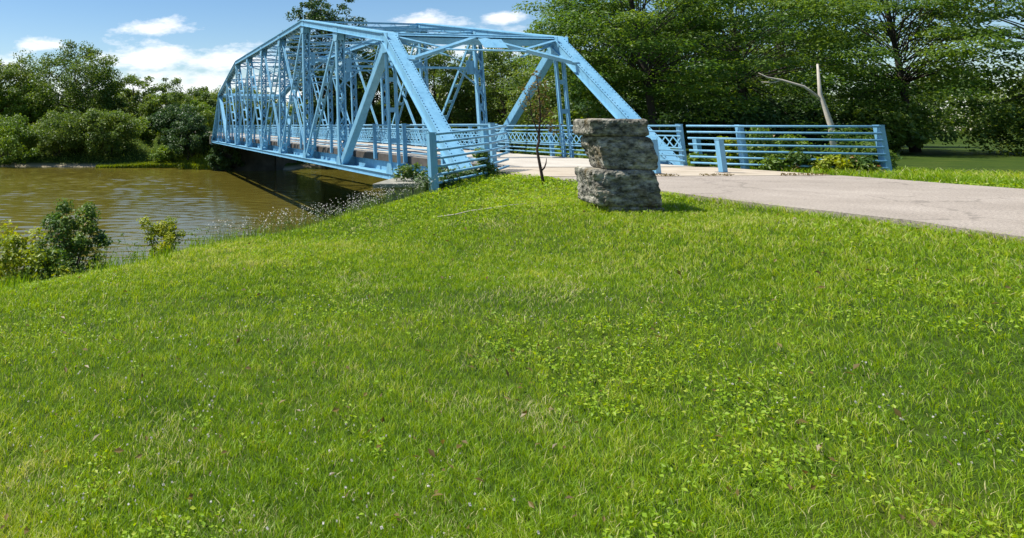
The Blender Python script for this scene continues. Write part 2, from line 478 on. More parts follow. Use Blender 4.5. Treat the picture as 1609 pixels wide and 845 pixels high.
def fine_axis(lo, hi, a, b_, st):
    v_ = list(np.arange(a, b_+1e-6, st)); k = st; x = a
    while x > lo: k *= 1.5; x -= k; v_.insert(0, max(x, lo))
    k = st; x = b_
    while x < hi: k *= 1.5; x += k; v_.append(min(x, hi))
    return np.array(v_)
wx = fine_axis(-500, 600, -34, 16, .20); wy = fine_axis(-60, 150, 3, 63, .14)
WX, WY = np.meshgrid(wx, wy)
wr = np.random.default_rng(31); WZ = np.zeros_like(WX)
for k in range(52):
    lam = math.exp(wr.uniform(math.log(.50), math.log(1.5))); th = math.radians(90+wr.normal(0, 24)); kk = 2*math.pi/lam
    ph = kk*(math.cos(th)*WX+math.sin(th)*WY)+wr.uniform(0, 6.28)
    WZ += .0020*lam**.9*np.sin(ph+.5*np.sin(WX*.31+k)+.4*np.sin(WY*.23+k*2))
calm = .55+.45*np.sin(WX*.16+.9+.7*np.sin(WY*.09))*np.sin(WY*.11+.4*np.sin(WX*.13)+.6)
calm *= np.interp(WX, [-40, -3.0, .4, 12], [1.15, 1.15, .38, .6])
fadew = np.clip((63-WY)/3, 0, 1)*np.clip((WY-3)/2, 0, 1)*np.clip((WX+34)/4, 0, 1)*np.clip((16-WX)/3, 0, 1)
WZ = WL+WZ*(.35+.9*calm)*fadew
widx = np.arange(WX.size).reshape(WX.shape)
me = np_mesh('river', np.stack([WX, WY, WZ], -1).reshape(-1, 3), np.stack([widx[:-1, :-1], widx[:-1, 1:], widx[1:, 1:], widx[1:, :-1]], -1).reshape(-1, 4), WATER, smooth=True)
tag(link(bpy.data.objects.new('river', me)), kind='structure')

# road: asphalt strip toward the viewer, pale concrete apron at the bridge, road beyond the far end
def strip(name, pts_l, pts_r, z, mat, thick=.09):
    m = MB(); n = len(pts_l)
    for (x, y) in pts_l + pts_r: m.v.append((x, y, z))
    for (x, y) in pts_l + pts_r: m.v.append((x, y, z-thick))
    o = 2*n
    for i in range(n-1):
        m.f.append([i, n+i, n+i+1, i+1]); m.m.append(0); m.sm.append(False)
        m.f.append([i, i+1, o+i+1, o+i]); m.m.append(0); m.sm.append(False)
        m.f.append([n+i+1, n+i, o+n+i, o+n+i+1]); m.m.append(0); m.sm.append(False)
    m.f.append([n, 0, o, o+n]); m.m.append(0); m.sm.append(False)
    m.f.append([n-1, 2*n-1, o+2*n-1, o+n-1]); m.m.append(0); m.sm.append(False)
    return tag(m.build(name, mat), kind='structure')
ys = np.append(np.arange(-60, -3.5, .8), -3.325)
strip('road', [(-.16+.10*math.sin(y*1.9)+.05*math.sin(y*5.1), y) for y in ys], [(6.1+.08*math.sin(y*1.3), y) for y in ys], .685, ROAD)
ya = np.linspace(-3.30, -.42, 9)
strip('concrete_apron', [(-.30+.03*math.sin(y*3), y) for y in ya], [(6.0+.04*math.sin(y*2), y) for y in ya], .690, CONC)
strip('far_road', [(.3, 55.6), (.3, 80), (-6, 130)], [(6.0, 55.6), (6.0, 80), (1, 130)], .69, ROAD)

# ------------------------------------------------------------------ the truss bridge
PL, NP, WT, B = 5.5, 10, 6.27, .42
H1, H3 = 4.59, 6.64
H2 = (H1+H3)/2
def hh(i):
    i = min(i, NP-i)
    return 0 if i == 0 else H1 if i == 1 else H2 if i == 2 else H3
DZ = .70
bridge = thing('truss_bridge', 'long pale blue riveted steel truss bridge crossing the muddy river', 'bridge')
def P(x, i, z): return Vector((x, i*PL, z))

def lacing(m, a, b_, x0, x1, pitch=.34, wide=.045, off=.0, double=False):
    """flat bars zigzagging between x0 and x1 from a to b_ (points give y,z)"""
    a = Vector(a); b_ = Vector(b_); L_ = (b_-a).length; n = max(2, int(L_/pitch)); d = (b_-a)/n
    for k in range(n):
        p = a + d*k; q = a + d*(k+1)
        xa, xb = (x0, x1) if k % 2 == 0 else (x1, x0)
        m.bar((xa, p.y, p.z), (xb, q.y, q.z), wide, .012, up=d.cross(Vector((1, 0, 0))) if False else (0, 0, 1))
        if double: m.bar((xb, p.y+.013, p.z), (xa, q.y+.013, q.z), wide, .012, up=(0, 0, 1))

def side(s):
    """s: x of the left plane of this truss"""
    e0, e1 = s, s+B
    xm = s+B/2
    # end posts
    for (i0, i1, sg) in ((0, 1, -1), (NP, NP-1, 1)):
        m = MB()
        a = P(xm, i0, -.02); b_ = P(xm, i1, H1)
        d = (b_-a).normalized(); nrm = Vector((0, d.z*sg, abs(d.y)))   # outward normal of the cover plate
        nrm = nrm.normalized()
        a2 = a; b2 = b_ + d*.0
        dep = .27
        m.bar(a2 - nrm*.010, b2 - nrm*.010, B, .020)                   # cover plate
        for x in (e0+.045, e1-.045):
            o = Vector((x-xm, 0, 0))
            m.bar(a2+o-nrm*(.02+dep/2), b2+o-nrm*(.02+dep/2), .016, dep)              # web
            fo = Vector((-.035 if x < xm else .035, 0, 0))
            m.bar(a2+o+fo-nrm*(.02+dep), b2+o+fo-nrm*(.02+dep), .085, .016)            # bottom flange angle
            m.bar(a2+o-fo*.6-nrm*.032, b2+o-fo*.6-nrm*.032, .07, .02)
        # lacing under
        n = 22; dd = (b2-a2)/n
        for k in range(n):
            p = a2+dd*k-nrm*(.03+dep); q = p+dd
            xa, xb = (e0+.05, e1-.05) if k % 2 == 0 else (e1-.05, e0+.05)
            m.bar((xa, p.y, p.z), (xb, q.y, q.z), .05, .012, up=dd)
        # rivets: small domes in a row along each edge of the cover plate, and on the web
        Lp = (b2-a2).length; nr = int(Lp/.125)
        for k in range(1, nr):
            p = a2 + d*(k*.125)
            for x in (e0+.045, e1-.045):
                c = Vector((x, p.y, p.z)) + nrm*.002
                m.tube([c, c+nrm*.016], [.019, .011], 6, 1)
        for k in range(1, nr//2):
            p = a2 + d*(k*.25) - nrm*.055
            for x, sx in ((e0+.036, -1), (e1-.036, 1)):
                c = Vector((x, p.y, p.z)); m.tube([c, c+Vector((sx*.014, 0, 0))], [.016, .01], 5, 1)
        m.build('end_post', [PAINT, RIVET], bridge)
    # top chord
    m = MB()
    nodes = [(1, H1), (3, H3), (7, H3), (9, H1)]
    for (i0, z0), (i1, z1) in zip(nodes[:-1], nodes[1:]):
        a = P(xm, i0, z0); b_ = P(xm, i1, z1); d = (b_-a).normalized()
        nrm = Vector((0, -d.z, d.y))
        m.bar(a-nrm*.011, b_-nrm*.011, B+.02, .022)
        for x in (e0+.04, e1-.04):
            o = Vector((x-xm, 0, 0))
            m.bar(a+o-nrm*.15, b_+o-nrm*.15, .016, .26)
            fo = Vector((-.03 if x < xm else .03, 0, 0))
            m.bar(a+o+fo-nrm*.28, b_+o+fo-nrm*.28, .08, .014)
            m.bar(a+o+fo-nrm*.032, b_+o+fo-nrm*.032, .06, .02)
        n = max(6, int((b_-a).length/.42)); dd = (b_-a)/n
        for k in range(n):
            p = a+dd*k-nrm*.292; q = p+dd
            xa, xb = (e0+.05, e1-.05) if k % 2 == 0 else (e1-.05, e0+.05)
            m.bar((xa, p.y, p.z), (xb, q.y, q.z), .05, .012, up=dd)
    # splice plates on the outer and inner webs and rivets
    for i in range(1, NP):
        z = hh(i); sl_ = 0
        for x in (e0+.026, e1-.026):
            m.box(x-.008, x+.008, i*PL-.30, i*PL+.30, z-.285-.02, z-.05)
    m.build('top_chord', PAINT, bridge)
    # bottom chord
    m = MB()
    for x in (e0+.05, e1-.05):
        m.box(x-.012, x+.012, 0, NP*PL, 0.016, .154)
        m.box(x-.05, x+.05, 0, NP*PL, 0, .014)
        m.box(x-.05, x+.05, 0, NP*PL, .156, .170)
    m.box(e0+.105, e1-.105, .2, NP*PL-.2, .150, .163)
    y = .6
    while y < NP*PL:
        m.box(e0+.07, e1-.07, y-.1, y+.1, -.012, -.002); y += 1.1
    m.build('bottom_chord', PAINT, bridge)
    # gusset plates: riveted plates at the panel points
    for i in range(1, NP):
        zt = hh(i); yy = i*PL
        for x in (e0+.026, e1-.026):
            for q4 in (((-.36, zt-.295), (.36, zt-.295), (.17, zt-.66), (-.17, zt-.66)), ((-.30, .172), (.30, .172), (.15, .48), (-.15, .48))):
                m = MB(); m.sm = [False]*6; m.m = [0]*6
                for xx in (x-.007, x+.007): m.v += [(xx, yy+a_, z_) for a_, z_ in q4]
                m.f = [[0, 1, 2, 3], [7, 6, 5, 4], [0, 4, 5, 1], [1, 5, 6, 2], [2, 6, 7, 3], [3, 7, 4, 0]]
                m.build('gusset_plate', PAINT, bridge)
    # verticals
    for i in range(1, NP):
        m = MB(); y = i*PL; zt = hh(i)-.30
        if i in (1, NP-1):
            for x in (e0+.075, e1-.075):
                m.box(x-.035, x+.035, y-.06, y-.045, 0, zt)
                m.box(x-.008, x+.008, y-.044, y+.044, 0, zt)
                m.box(x-.035, x+.035, y+.045, y+.06, 0, zt)
                m.box(x-.05, x+.05, y-.075, y+.075, -.05, .45)
            for z in np.arange(1.1, zt, .95):
                m.box(e0+.112, e1-.112, y-.055, y-.043, z, z+.14)
            m.build('hanger', PAINT, bridge)
            continue
        dy = .10
        for x, sx in ((e0+.045, 1), (e1-.045, -1)):
            m.box(x-.008, x+.008, y-dy, y+dy, -.04, zt)            # channel web
            m.box(x-.03+sx*.03, x+.03+sx*.03, y-dy-.014, y-dy-.001, -.04, zt)
            m.box(x-.03+sx*.03, x+.03+sx*.03, y+dy+.001, y+dy+.014, -.04, zt)
        n = int((zt-.95)/.30); dz = (zt-.55)/n
        for k in range(n):
            z0 = .35+k*dz; z1 = z0+dz
            xa, xb = (e0+.10, e1-.10) if k % 2 == 0 else (e1-.10, e0+.10)
            m.bar((xa, y-dy-.022, z0), (xb, y-dy-.022, z1), .055, .012, up=(0, 0, 1))
            m.bar((xb, y+dy+.022, z0), (xa, y+dy+.022, z1), .055, .012, up=(0, 0, 1))
            if z1 < 1.9:
                m.bar((xb, y-dy-.036, z0), (xa, y-dy-.036, z1), .05, .012, up=(0, 0, 1))
        for z in (-.02, zt-.34):
            m.box(e0+.055, e1-.055, y-dy-.050, y-dy-.030, z, z+.30)
            m.box(e0+.055, e1-.055, y+dy+.030, y+dy+.050, z, z+.30)
        m.build('vertical_post', PAINT, bridge)
    # diagonals
    for (ia, ib, kind) in ((1, 2, 'h'), (9, 8, 'h'), (2, 3, 'm'), (8, 7, 'm'), (3, 4, 'm'), (7, 6, 'm'), (4, 5, 'l'), (6, 5, 'l'), (5, 4, 'c'), (5, 6, 'c'), (4, 3, 'c'), (6, 7, 'c')):
        m = MB()
        a = P(xm, ia, hh(ia)-.22); b_ = P(xm, ib, .12)
        d = (b_-a).normalized()
        a = a + d*.05
        if kind == 'h':
            m.bar(a, b_, .016, .24); 
            for x in (-.125, .125):
                m.bar(a+Vector((x, 0, 0)), b_+Vector((x, 0, 0)), .016, .22)
            nn_ = Vector((0, -d.z, d.y))
            m.bar(a+nn_*.118, b_+nn_*.118, .26, .014); m.bar(a-nn_*.118, b_-nn_*.118, .26, .014)
        elif kind in 'ml':
            w_ = .075 if kind == 'm' else .06
            for x in (-.125, .125):
                m.bar(a+Vector((x, 0, 0)), b_+Vector((x, 0, 0)), w_, .012)
                m.bar(a+Vector((x+(.034 if x > 0 else -.034), 0, 0)), b_+Vector((x+(.034 if x > 0 else -.034), 0, 0)), .012, w_*1.6)
            Ld = (b_-a).length; k = .9
            while k < Ld-.5:
                p = a+d*k; m.bar(p, p+d*.16, .20, .014); k += .95
        else:
            for x in (-.035, .035):
                m.bar(a+Vector((x, 0, 0)), b_+Vector((x, 0, 0)), .05, .04)
        m.build('diagonal_brace', PAINT, bridge)
    # bearings
    for i in (0, NP):
        m = MB()
        m.box(e0-.02, e1+.02, i*PL-.28, i*PL+.28, -.10, -.02)
        m.box(e0-.08, e1+.08, i*PL-.36, i*PL+.36, -.16, -.099)
        m.build('bearing', DARKSTEEL, bridge)
side(0.0)
side(WT-B)

# sway frames and top struts
XI0, XI1 = B, WT-B
for i in range(2, NP-1):
    m = MB(); y = i*PL; zt = hh(i)
    hu = .34
    for z in (zt-.08, zt-.08-hu):
        m.bar((XI0-.05, y, z), (XI1+.05, y, z), .08, .08, up=(0, 0, 1))
    n = 13; dx = (XI1-XI0)/n
    for k in range(n):
        xa = XI0+k*dx; xb = xa+dx
        za, zb = (zt-.1, zt-.06-hu) if k % 2 == 0 else (zt-.06-hu, zt-.1)
        m.bar((xa, y-.035, za), (xb, y-.035, zb), .045, .012, up=(0, 1, 0))
    zl = max(3.95, zt-1.95)
    m.bar((XI0-.02, y-.03, zl), (XI1+.02, y-.03, zl), .07, .06, up=(0, 0, 1))
    m.bar((XI0-.02, y+.04, zl+.02), (XI1+.02, y+.04, zl+.02), .07, .05, up=(0, 0, 1))
    xc = (XI0+XI1)/2
    # X bracing in two bays
    for (xa, xb) in ((XI0, xc), (xc, XI1)):
        m.bar((xa, y+.012, zl+.05), (xb, y+.012, zt-hu-.1), .06, .02, up=(0, 1, 0))
        m.bar((xa, y-.012, zt-hu-.1), (xb, y-.012, zl+.05), .06, .02, up=(0, 1, 0))
    # knee braces and corner gussets
    for sx, x0 in ((1, XI0), (-1, XI1)):
        m.bar((x0, y, zl-.62), (x0+sx*.75, y, zl), .06, .05, up=(0, 1, 0))
        for (za, zb) in ((zl-.02, zl+.32), (zl-.24, zl+.02)):
            m.box(min(x0, x0+sx*.34), max(x0, x0+sx*.22), y-.052, y-.040, za, zb)
    m.box(xc-.12, xc+.12, y-.054, y-.042, zt-hu-.16, zt-hu+.02)
    m.build('sway_brace', PAINT, bridge)

# top lateral bracing, one mesh per panel
for i in range(1, NP-1):
    m = MB(); za, zb = hh(i)-.16, hh(i+1)-.16
    m.bar((XI0, i*PL, za), (XI1, (i+1)*PL, zb), .075, .05)
    m.bar((XI1, i*PL, za-.06), (XI0, (i+1)*PL, zb-.06), .075, .05)
    m.build('lateral_brace', PAINT, bridge)

# portal bracing in the plane of the end posts
for (i0, i1, sg) in ((0, 1, -1), (NP, NP-1, 1)):
    m = MB()
    a = P(0, i0, 0); b_ = P(0, i1, H1); d = (b_-a).normalized()
    nrm = Vector((0, d.z*sg, abs(d.y))).normalized()
    Lp = (b_-a).length
    def Q(x, t, off=-.14):      # x across, t metres below the hip along the post
        p = b_ - d*t + nrm*off; p.x = x; return p
    xc = WT/2
    # top strut: deep plated beam
    m.bar(Q(XI0-.02, .10, -.05), Q(XI1+.02, .10, -.05), .03, .20, up=d)
    m.bar(Q(XI0+.01, .12, .015), Q(XI1-.01, .12, .015), .16, .02, up=d)
    m.bar(Q(XI0-.02, .10, -.27), Q(XI1+.02, .10, -.27), .20, .02, up=d)
    m.bar(Q(XI0-.02, .20, -.16), Q(XI1+.02, .20, -.16), .02, .24, up=d)
    m.bar(Q(XI0-.02, .01, -.16), Q(XI1+.02, .01, -.16), .02, .24, up=d)
    # knees forming the wide inverted V
    for sx, x0 in ((1, XI0), (-1, XI1)):
        m.bar(Q(x0-sx*.1, 1.52, .0), Q(xc-sx*.05, .16, .0), .10, .03, up=d)
        m.bar(Q(x0-sx*.1, 1.55, -.07), Q(xc-sx*.05, .19, -.07), .025, .10, up=d)
        xk = x0+sx*1.5
        m.bar(Q(x0, .24, -.02), Q(xk, .86, -.02), .075, .03, up=d)
        m.bar(Q(x0, .20, -.22), Q(xk, .95, -.22), .05, .04, up=d)
        # foot plate
        m.bar(Q(x0-sx*.10, 1.45, .022), Q(x0+sx*.12, 1.45, .022), .22, .012, up=d)
    m.bar(Q(XI0+1.35, .90, -.02), Q(XI1-1.35, .90, -.02), .05, .04, up=d)
    m.bar(Q(xc-.02, .56, .022), Q(xc+.78, .56, .022), .50, .014, up=d)
    m.build('portal_brace', PAINT, bridge)

# floor
m = MB()
m.box(.66, 5.46, -.40, NP*PL+.40, DZ-.20, DZ)
m.build('deck', DECKM, bridge)
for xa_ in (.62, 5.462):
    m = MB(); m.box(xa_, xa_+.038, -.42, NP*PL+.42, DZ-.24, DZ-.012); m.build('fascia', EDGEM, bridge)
for i in range(0, NP+1):
    m = MB(); y = i*PL
    m.box(.02+B, WT-B-.02, y-.01, y+.01, -.06, .46)
    m.box(.02+B, WT-B-.02, y-.10, y+.10, -.082, -.062)
    m.box(.02+B, WT-B-.02, y-.10, y+.10, .462, .482)
    m.build('floor_beam', PAINT, bridge)
for x in (.72, 1.9, 3.06, 4.2, 5.38):
    m = MB()
    m.box(x-.01, x+.01, 0, NP*PL, .142, .440)
    m.box(x-.10, x+.10, 0, NP*PL, .12, .14)
    m.box(x-.08, x+.08, 0, NP*PL, .442, .460)
    m.build('stringer', PAINT, bridge)

RZ = [(.955, .024), (.82, .020), (.36, .020), (.235, .020), (.11, .020)]      # rail heights above the deck, radius
def railing(x, label):
    root = bpy.data.objects.new('railing', None); link(root, bridge); root['label'] = label
    for k in range(21):
        y = k*PL/2
        m = MB(); xo = x
        m.box(xo-.055, xo+.055, y-.05, y+.05, .50, DZ+.985)
        m.box(xo-.062, xo+.062, y-.057, y+.057, DZ+.987, DZ+1.0)
        m.build('post', PAINT, root)
    sx = .075 if x < 3 else -.075
    for dz, r in RZ:
        m = MB(); m.tube([(x+sx, -.15, DZ+dz), (x+sx, NP*PL+.1, DZ+dz)], r, 8)
        m.build('rail', PAINT, root)
    m = MB()
    za, zb = DZ+.44, DZ+.70
    xx = x+sx
    m.box(xx-.012, xx+.012, -.1, NP*PL+.1, za-.03, za); m.box(xx-.012, xx+.012, -.1, NP*PL+.1, zb, zb+.03)
    y = -.1; st = .26
    while y < NP*PL:
        m.bar((xx-.009, y, za), (xx-.009, y+st, zb), .012, .028, up=(1, 0, 0))
        m.bar((xx+.009, y+st, za), (xx+.009, y, zb), .012, .028, up=(1, 0, 0))
        y += st
    m.build('lattice_panel', PAINT, root)
    return root
railing(.56, 'railing along the upstream edge of the deck')
railing(5.52, 'railing along the downstream edge of the deck')

# abutments
ab = thing('bridge_abutment', 'weathered concrete wing wall with overhanging cap slab under the near end of the blue bridge', 'abutment')
m = MB(); m.poly([(-2.17, .78), (-.62, .98), (-.30, 1.5), (.05, 2.6), (.0, 4.3), (-.28, 3.7)], .14, .25)
m.build('cap_slab', OLDC, ab, .02)
m = MB(); m.poly([(-1.78, .98), (-.72, 1.12), (-.40, 1.6), (-.12, 2.7), (-.16, 3.9), (-.42, 3.4)], -3.6, .138)
m.build('wall', OLDC, ab)
m = MB(); m.box(-.55, 6.8, -1.3, -.42, -3.5, .60); m.box(-.38, 6.75, -.418, .55, -3.5, -.162)
m.build('seat_wall', OLDC, ab)
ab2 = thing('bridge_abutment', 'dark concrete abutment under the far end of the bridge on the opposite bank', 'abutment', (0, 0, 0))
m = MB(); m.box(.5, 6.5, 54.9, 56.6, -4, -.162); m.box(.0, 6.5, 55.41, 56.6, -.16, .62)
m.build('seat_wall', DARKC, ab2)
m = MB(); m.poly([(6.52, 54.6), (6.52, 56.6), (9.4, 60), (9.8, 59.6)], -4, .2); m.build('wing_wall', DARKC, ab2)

# flared approach fences
def flare(A, Bp, D, zt, label, nm='railing_fence'):
    """A, Bp posts (base points), D free rail end; zt = rail top heights at A, B, D"""
    t = thing(nm, label, 'fence', (A[0], A[1], A[2]))
    def loc(p): return Vector(p)-Vector(A)
    for p, zz, w in ((A, zt[0], .135), (Bp, zt[1], .12)):
        q = loc(p); m = MB()
        m.box(q.x-w/2, q.x+w/2, q.y-w/2, q.y+w/2, q.z-.4, zz-A[2]-.015)
        m.box(q.x-w/2-.006, q.x+w/2+.006, q.y-w/2-.006, q.y+w/2+.006, zz-A[2]-.013, zz-A[2])
        m.build('post', PAINT, t)
    dirv = (Vector((Bp[0], Bp[1], 0))-Vector((A[0], A[1], 0))).normalized()
    side_ = Vector((dirv.y, -dirv.x, 0))*.085
    if side_.y > 0: side_ = -side_
    for k in range(7):
        dz = .035+k*.145
        pa = Vector((A[0], A[1], zt[0]-dz)); pb = Vector((Bp[0], Bp[1], zt[1]-dz)); pd = Vector((D[0], D[1], zt[2]-dz))
        m = MB(); m.tube([p-Vector(A)+side_ for p in (pa-dirv*.02, pb, pd)], .024, 8)
        m.build('rail', PAINT, t)
    return t
flare((-2.46, -3.41, .54), (-.58, -1.83, .62), (.31, -.94, .70), (1.50, 1.595, 1.66), 'short blue pipe railing flaring out over the lawn, vines at its foot')
flare((8.05, -2.65, .66), (6.22, -1.02, .68), (5.50, -.25, .70), (1.69, 1.685, 1.69), 'blue pipe railing flaring off the far right end of the bridge behind tall weeds')

# bollards
def bollard(loc, h, w, label, group='short blue posts by the road', parent=None):
    t = thing('bollard', label, 'bollard', loc, group)
    m = MB(); m.box(-w/2, w/2, -w/2, w/2, 0.008, h); m.box(-w/2-.006, w/2+.006, -w/2-.006, w/2+.006, h+.001, h+.014)
    m.build('shaft', PAINT, t)
    m = MB(); m.box(-w/2-.05, w/2+.05, -w/2-.04, w/2+.04, 0, .006); m.build('base_plate', DARKSTEEL, t)
    return t
bollard((2.64, -2.66, .692), .66, .115, 'short blue square post directly right of the stone pillar')
bollard((4.42, -2.36, .692), .66, .115, 'short blue square post on the concrete edge in front of the weeds')
bollard((7.6, 1.9, .62), .70, .14, 'thin blue post seen through the right railing behind the weeds')

# ------------------------------------------------------------------ stone pillar
def stone_block(name, sx, sy, z0, z1, cx, cy, seed, parent, bulge=(0, 0), amp=.05, rot=0.0):
    n = 34; nz_ = max(10, int((z1-z0)/.018))
    V = []; Fc = []
    def add_grid(fn, nu, nv):
        b = len(V)
        for j in range(nv+1):
            for i in range(nu+1): V.append(fn(i/nu, j/nv))
        for j in range(nv):
            for i in range(nu):
                a = b+j*(nu+1)+i; Fc.append((a, a+1, a+nu+2, a+nu+1))
    hz_ = z1-z0
    add_grid(lambda u, v: (-.5+u, -.5, v), n, nz_); add_grid(lambda u, v: (.5, -.5+u, v), n, nz_)
    add_grid(lambda u, v: (.5-u, .5, v), n, nz_); add_grid(lambda u, v: (-.5, .5-u, v), n, nz_)
    add_grid(lambda u, v: (-.5+u, -.5+v, 1), n, n); add_grid(lambda u, v: (.5-u, -.5+v, 0), n, n)
    out = []
    for (x, y, z) in V:
        # rounded footprint
        r = max(abs(x), abs(y)) * 2
        ang = math.atan2(y, x)
        c = 1 - .045*abs(math.sin(2*ang))**8*r
        px, py, pz = x*sx*c, y*sy*c, z0+z*hz_
        edge = min(z, 1-z)*hz_
        shrink = .034*math.exp(-edge/.012)
        p = Vector((px, py, pz))
        nv = noise.fractal(p*3.6+Vector((seed*7.1, 0, 0)), 1.0, 2.0, 4)*amp*.75
        strat = noise.fractal(Vector((px*.9+seed, py*.9, pz*9+seed*3)), 1.0, 2.0, 3)*amp*.42
        cr = abs(noise.fractal(p*8+Vector((0, seed*3.3, 0)), .8, 2.1, 6))*amp*-.75
        disp = (nv+strat+cr)*r + bulge[0]*math.sin(math.pi*z)*r - shrink*r
        k = 1+disp/(max(sx, sy)*.5)
        zoff = noise.fractal(Vector((px*3, py*3, seed)), 1.0, 2.0, 4)*.012*(1 if z > .5 else .4)
        out.append((cx+px*k+bulge[1]*z, cy+py*k, pz+zoff))
    me = bpy.data.meshes.new(name); me.from_pydata(out, [], Fc)
    me.materials.append(STONE)
    me.update()
    o = link(bpy.data.objects.new(name, me), parent)
    w = o.modifiers.new('weld', 'WELD'); w.merge_threshold = .0008
    o.rotation_euler = (0, 0, rot)
    for pl in me.polygons: pl.use_smooth = False
    return o
pil = thing('stone_pillar', 'rough weathered limestone pillar of stacked blocks standing on the lawn by the road', 'pillar', (-1.44, -7.12, .46))
pil.rotation_euler = (0, 0, math.radians(-18))
stone_block('stone_block', .66, .62, -.14, .15, .03, -.07, 4, pil, (0.0, 0), .045)
stone_block('stone_block', .80, .82, .145, .60, -.06, .0, 3, pil, (.0, -.02), .042)
stone_block('stone_block', .66, .72, .598, 1.03, .025, .0, 2, pil, (.02, -.07), .044)
stone_block('stone_block', .73, .78, 1.028, 1.25, -.080, .0, 1, pil, (.0, 0), .032)

# ------------------------------------------------------------------ vegetation generators
def quads_from_leaves(c, nrm, tang, ln, wd, fold=.0):
    """c,nrm,tang: (n,3); rhombus leaves"""
    bt = np.cross(nrm, tang)
    a = c - tang*ln[:, None]*.5; b = c + bt*wd[:, None]*.5; d = c + tang*ln[:, None]*.5; e = c - bt*wd[:, None]*.5
    b = b + nrm*(wd*fold)[:, None]; e = e + nrm*(wd*fold)[:, None]
    V = np.stack([a, b, d, e], 1).reshape(-1, 3)
    Fq = np.arange(len(c)*4).reshape(-1, 4)
    return V, Fq
def unit(v): return v/np.maximum(1e-6, np.linalg.norm(v, axis=1))[:, None]

def crown_clumps(R, zc, hz_, n, low=.0, seed=0, inner=.35):
    r = np.random.default_rng(seed)
    pts = []
    lob = r.uniform(-1, 1, (7, 3)); lob = lob/np.linalg.norm(lob, axis=1)[:, None]; la = r.uniform(-.28, .48, 7)
    while len(pts) < n:
        d = r.normal(size=3); d /= np.linalg.norm(d)
        rad = r.uniform(inner, 1)**.6
        k = 1 + sum(a*max(0, float(d@l))**3 for a, l in zip(la, lob))
        p = np.array([d[0]*R*rad*k, d[1]*R*rad*k, zc + d[2]*hz_*rad*k])
        if p[2] < low: continue
        pts.append(p)
    return np.array(pts)

def foliage(clumps, rc, per, ln, wd, seed, squash=.6, upb=.7, droop=0.0, tvar=.5):
    r = np.random.default_rng(seed+100)
    n = len(clumps)*per
    ci = np.repeat(np.arange(len(clumps)), per)
    rr = rc*r.uniform(.65, 1.35, len(clumps))[ci]
    d = unit(r.normal(size=(n, 3)))
    q = r.uniform(.15, 1, n)**.55
    off = d*(rr*q)[:, None]; off[:, 2] *= squash
    if droop: off[:, 2] -= droop*(off[:, 0]**2+off[:, 1]**2)/(rr+1e-6)
    c = clumps[ci]+off
    nr = unit(d*.55 + np.array([0, 0, upb]) + r.normal(size=(n, 3))*.55)
    tg = unit(np.cross(nr, r.normal(size=(n, 3))))
    sz = r.uniform(.65, 1.35, n)
    V, Fq = quads_from_leaves(c, nr, tg, ln*sz, wd*sz, .12)
    t = np.clip(r.uniform(0, 1, len(clumps))[ci]*tvar + r.uniform(0, 1, n)*(.95-tvar), 0, 1)
    return V, Fq, np.repeat(t, 4)

def limbs(m, trunk_top, clumps, base_r, seed, nmax=60, z_from=.35, n_side=5, sag=.15):
    r = np.random.default_rng(seed+5)
    idx = r.permutation(len(clumps))[:nmax]
    for i in idx:
        e = clumps[i]
        f = np.clip((e[2]/max(trunk_top[2], .1))*.75*r.uniform(.7, 1.0), z_from, .98)
        s = Vector((trunk_top[0]*f, trunk_top[1]*f, trunk_top[2]*f))
        ev = Vector(e)
        mid = s.lerp(ev, .5) + Vector(r.normal(size=3)*.06*(ev-s).length) + Vector((0, 0, sag*(ev-s).length*.5))
        rr = base_r*(.45-.3*f)*r.uniform(.7, 1.2)
        pts = []
        for k in range(6):
            t = k/5; pts.append(s*(1-t)**2 + mid*2*t*(1-t) + ev*t*t)
        m.tube(pts, [rr*(1-.85*k/5) for k in range(6)], n_side, cap=False)

def make_tree(name, label, cat, loc, hgt, R, leafmat, seed, n_cl=70, per=170, ln=.26, wd=.18, base=.30, trunk_r=.22, rc=None, squash=.6,
              lean=(0, 0), group=None, barkmat=None, limb_k=.8, zc=None, hzz=None, inner=.35, nmax=60, droop=0.0, tvar=.5, upb=.7, extra=None):
    t = thing(name, label, cat, loc, group)
    top = hgt*.86
    m = MB()
    pts = [Vector((lean[0]*k/6*hgt+.08*math.sin(seed+k), lean[1]*k/6*hgt+.08*math.cos(seed*2+k), -.4 if k == 0 else top*k/6)) for k in range(7)]
    m.tube(pts, [trunk_r*(1.35 if k == 0 else 1-.13*k) for k in range(7)], 9)
    zc_ = zc if zc is not None else hgt*(base+1)/2
    hz2 = hzz if hzz is not None else hgt*(1-base)/2
    rc = rc or R*.27
    cl = crown_clumps(R-rc*.7, zc_, hz2-rc*squash*.7, n_cl, hgt*base*.6, seed, inner)
    if extra is not None: cl = np.concatenate([cl, np.array(extra, float)])
    cl = cl + np.array([lean[0]*hgt*.6, lean[1]*hgt*.6, 0])
    limbs(m, (lean[0]*hgt*.85, lean[1]*hgt*.85, top), cl, trunk_r*limb_k, seed, nmax)
    m.build('trunk', barkmat or BARK, t)
    V, Fq, ti = foliage(cl, rc, per, ln, wd, seed, squash, upb, droop, tvar)
    o = link(bpy.data.objects.new('crown', np_mesh('crown', V, Fq, leafmat, ti)), t)
    return t

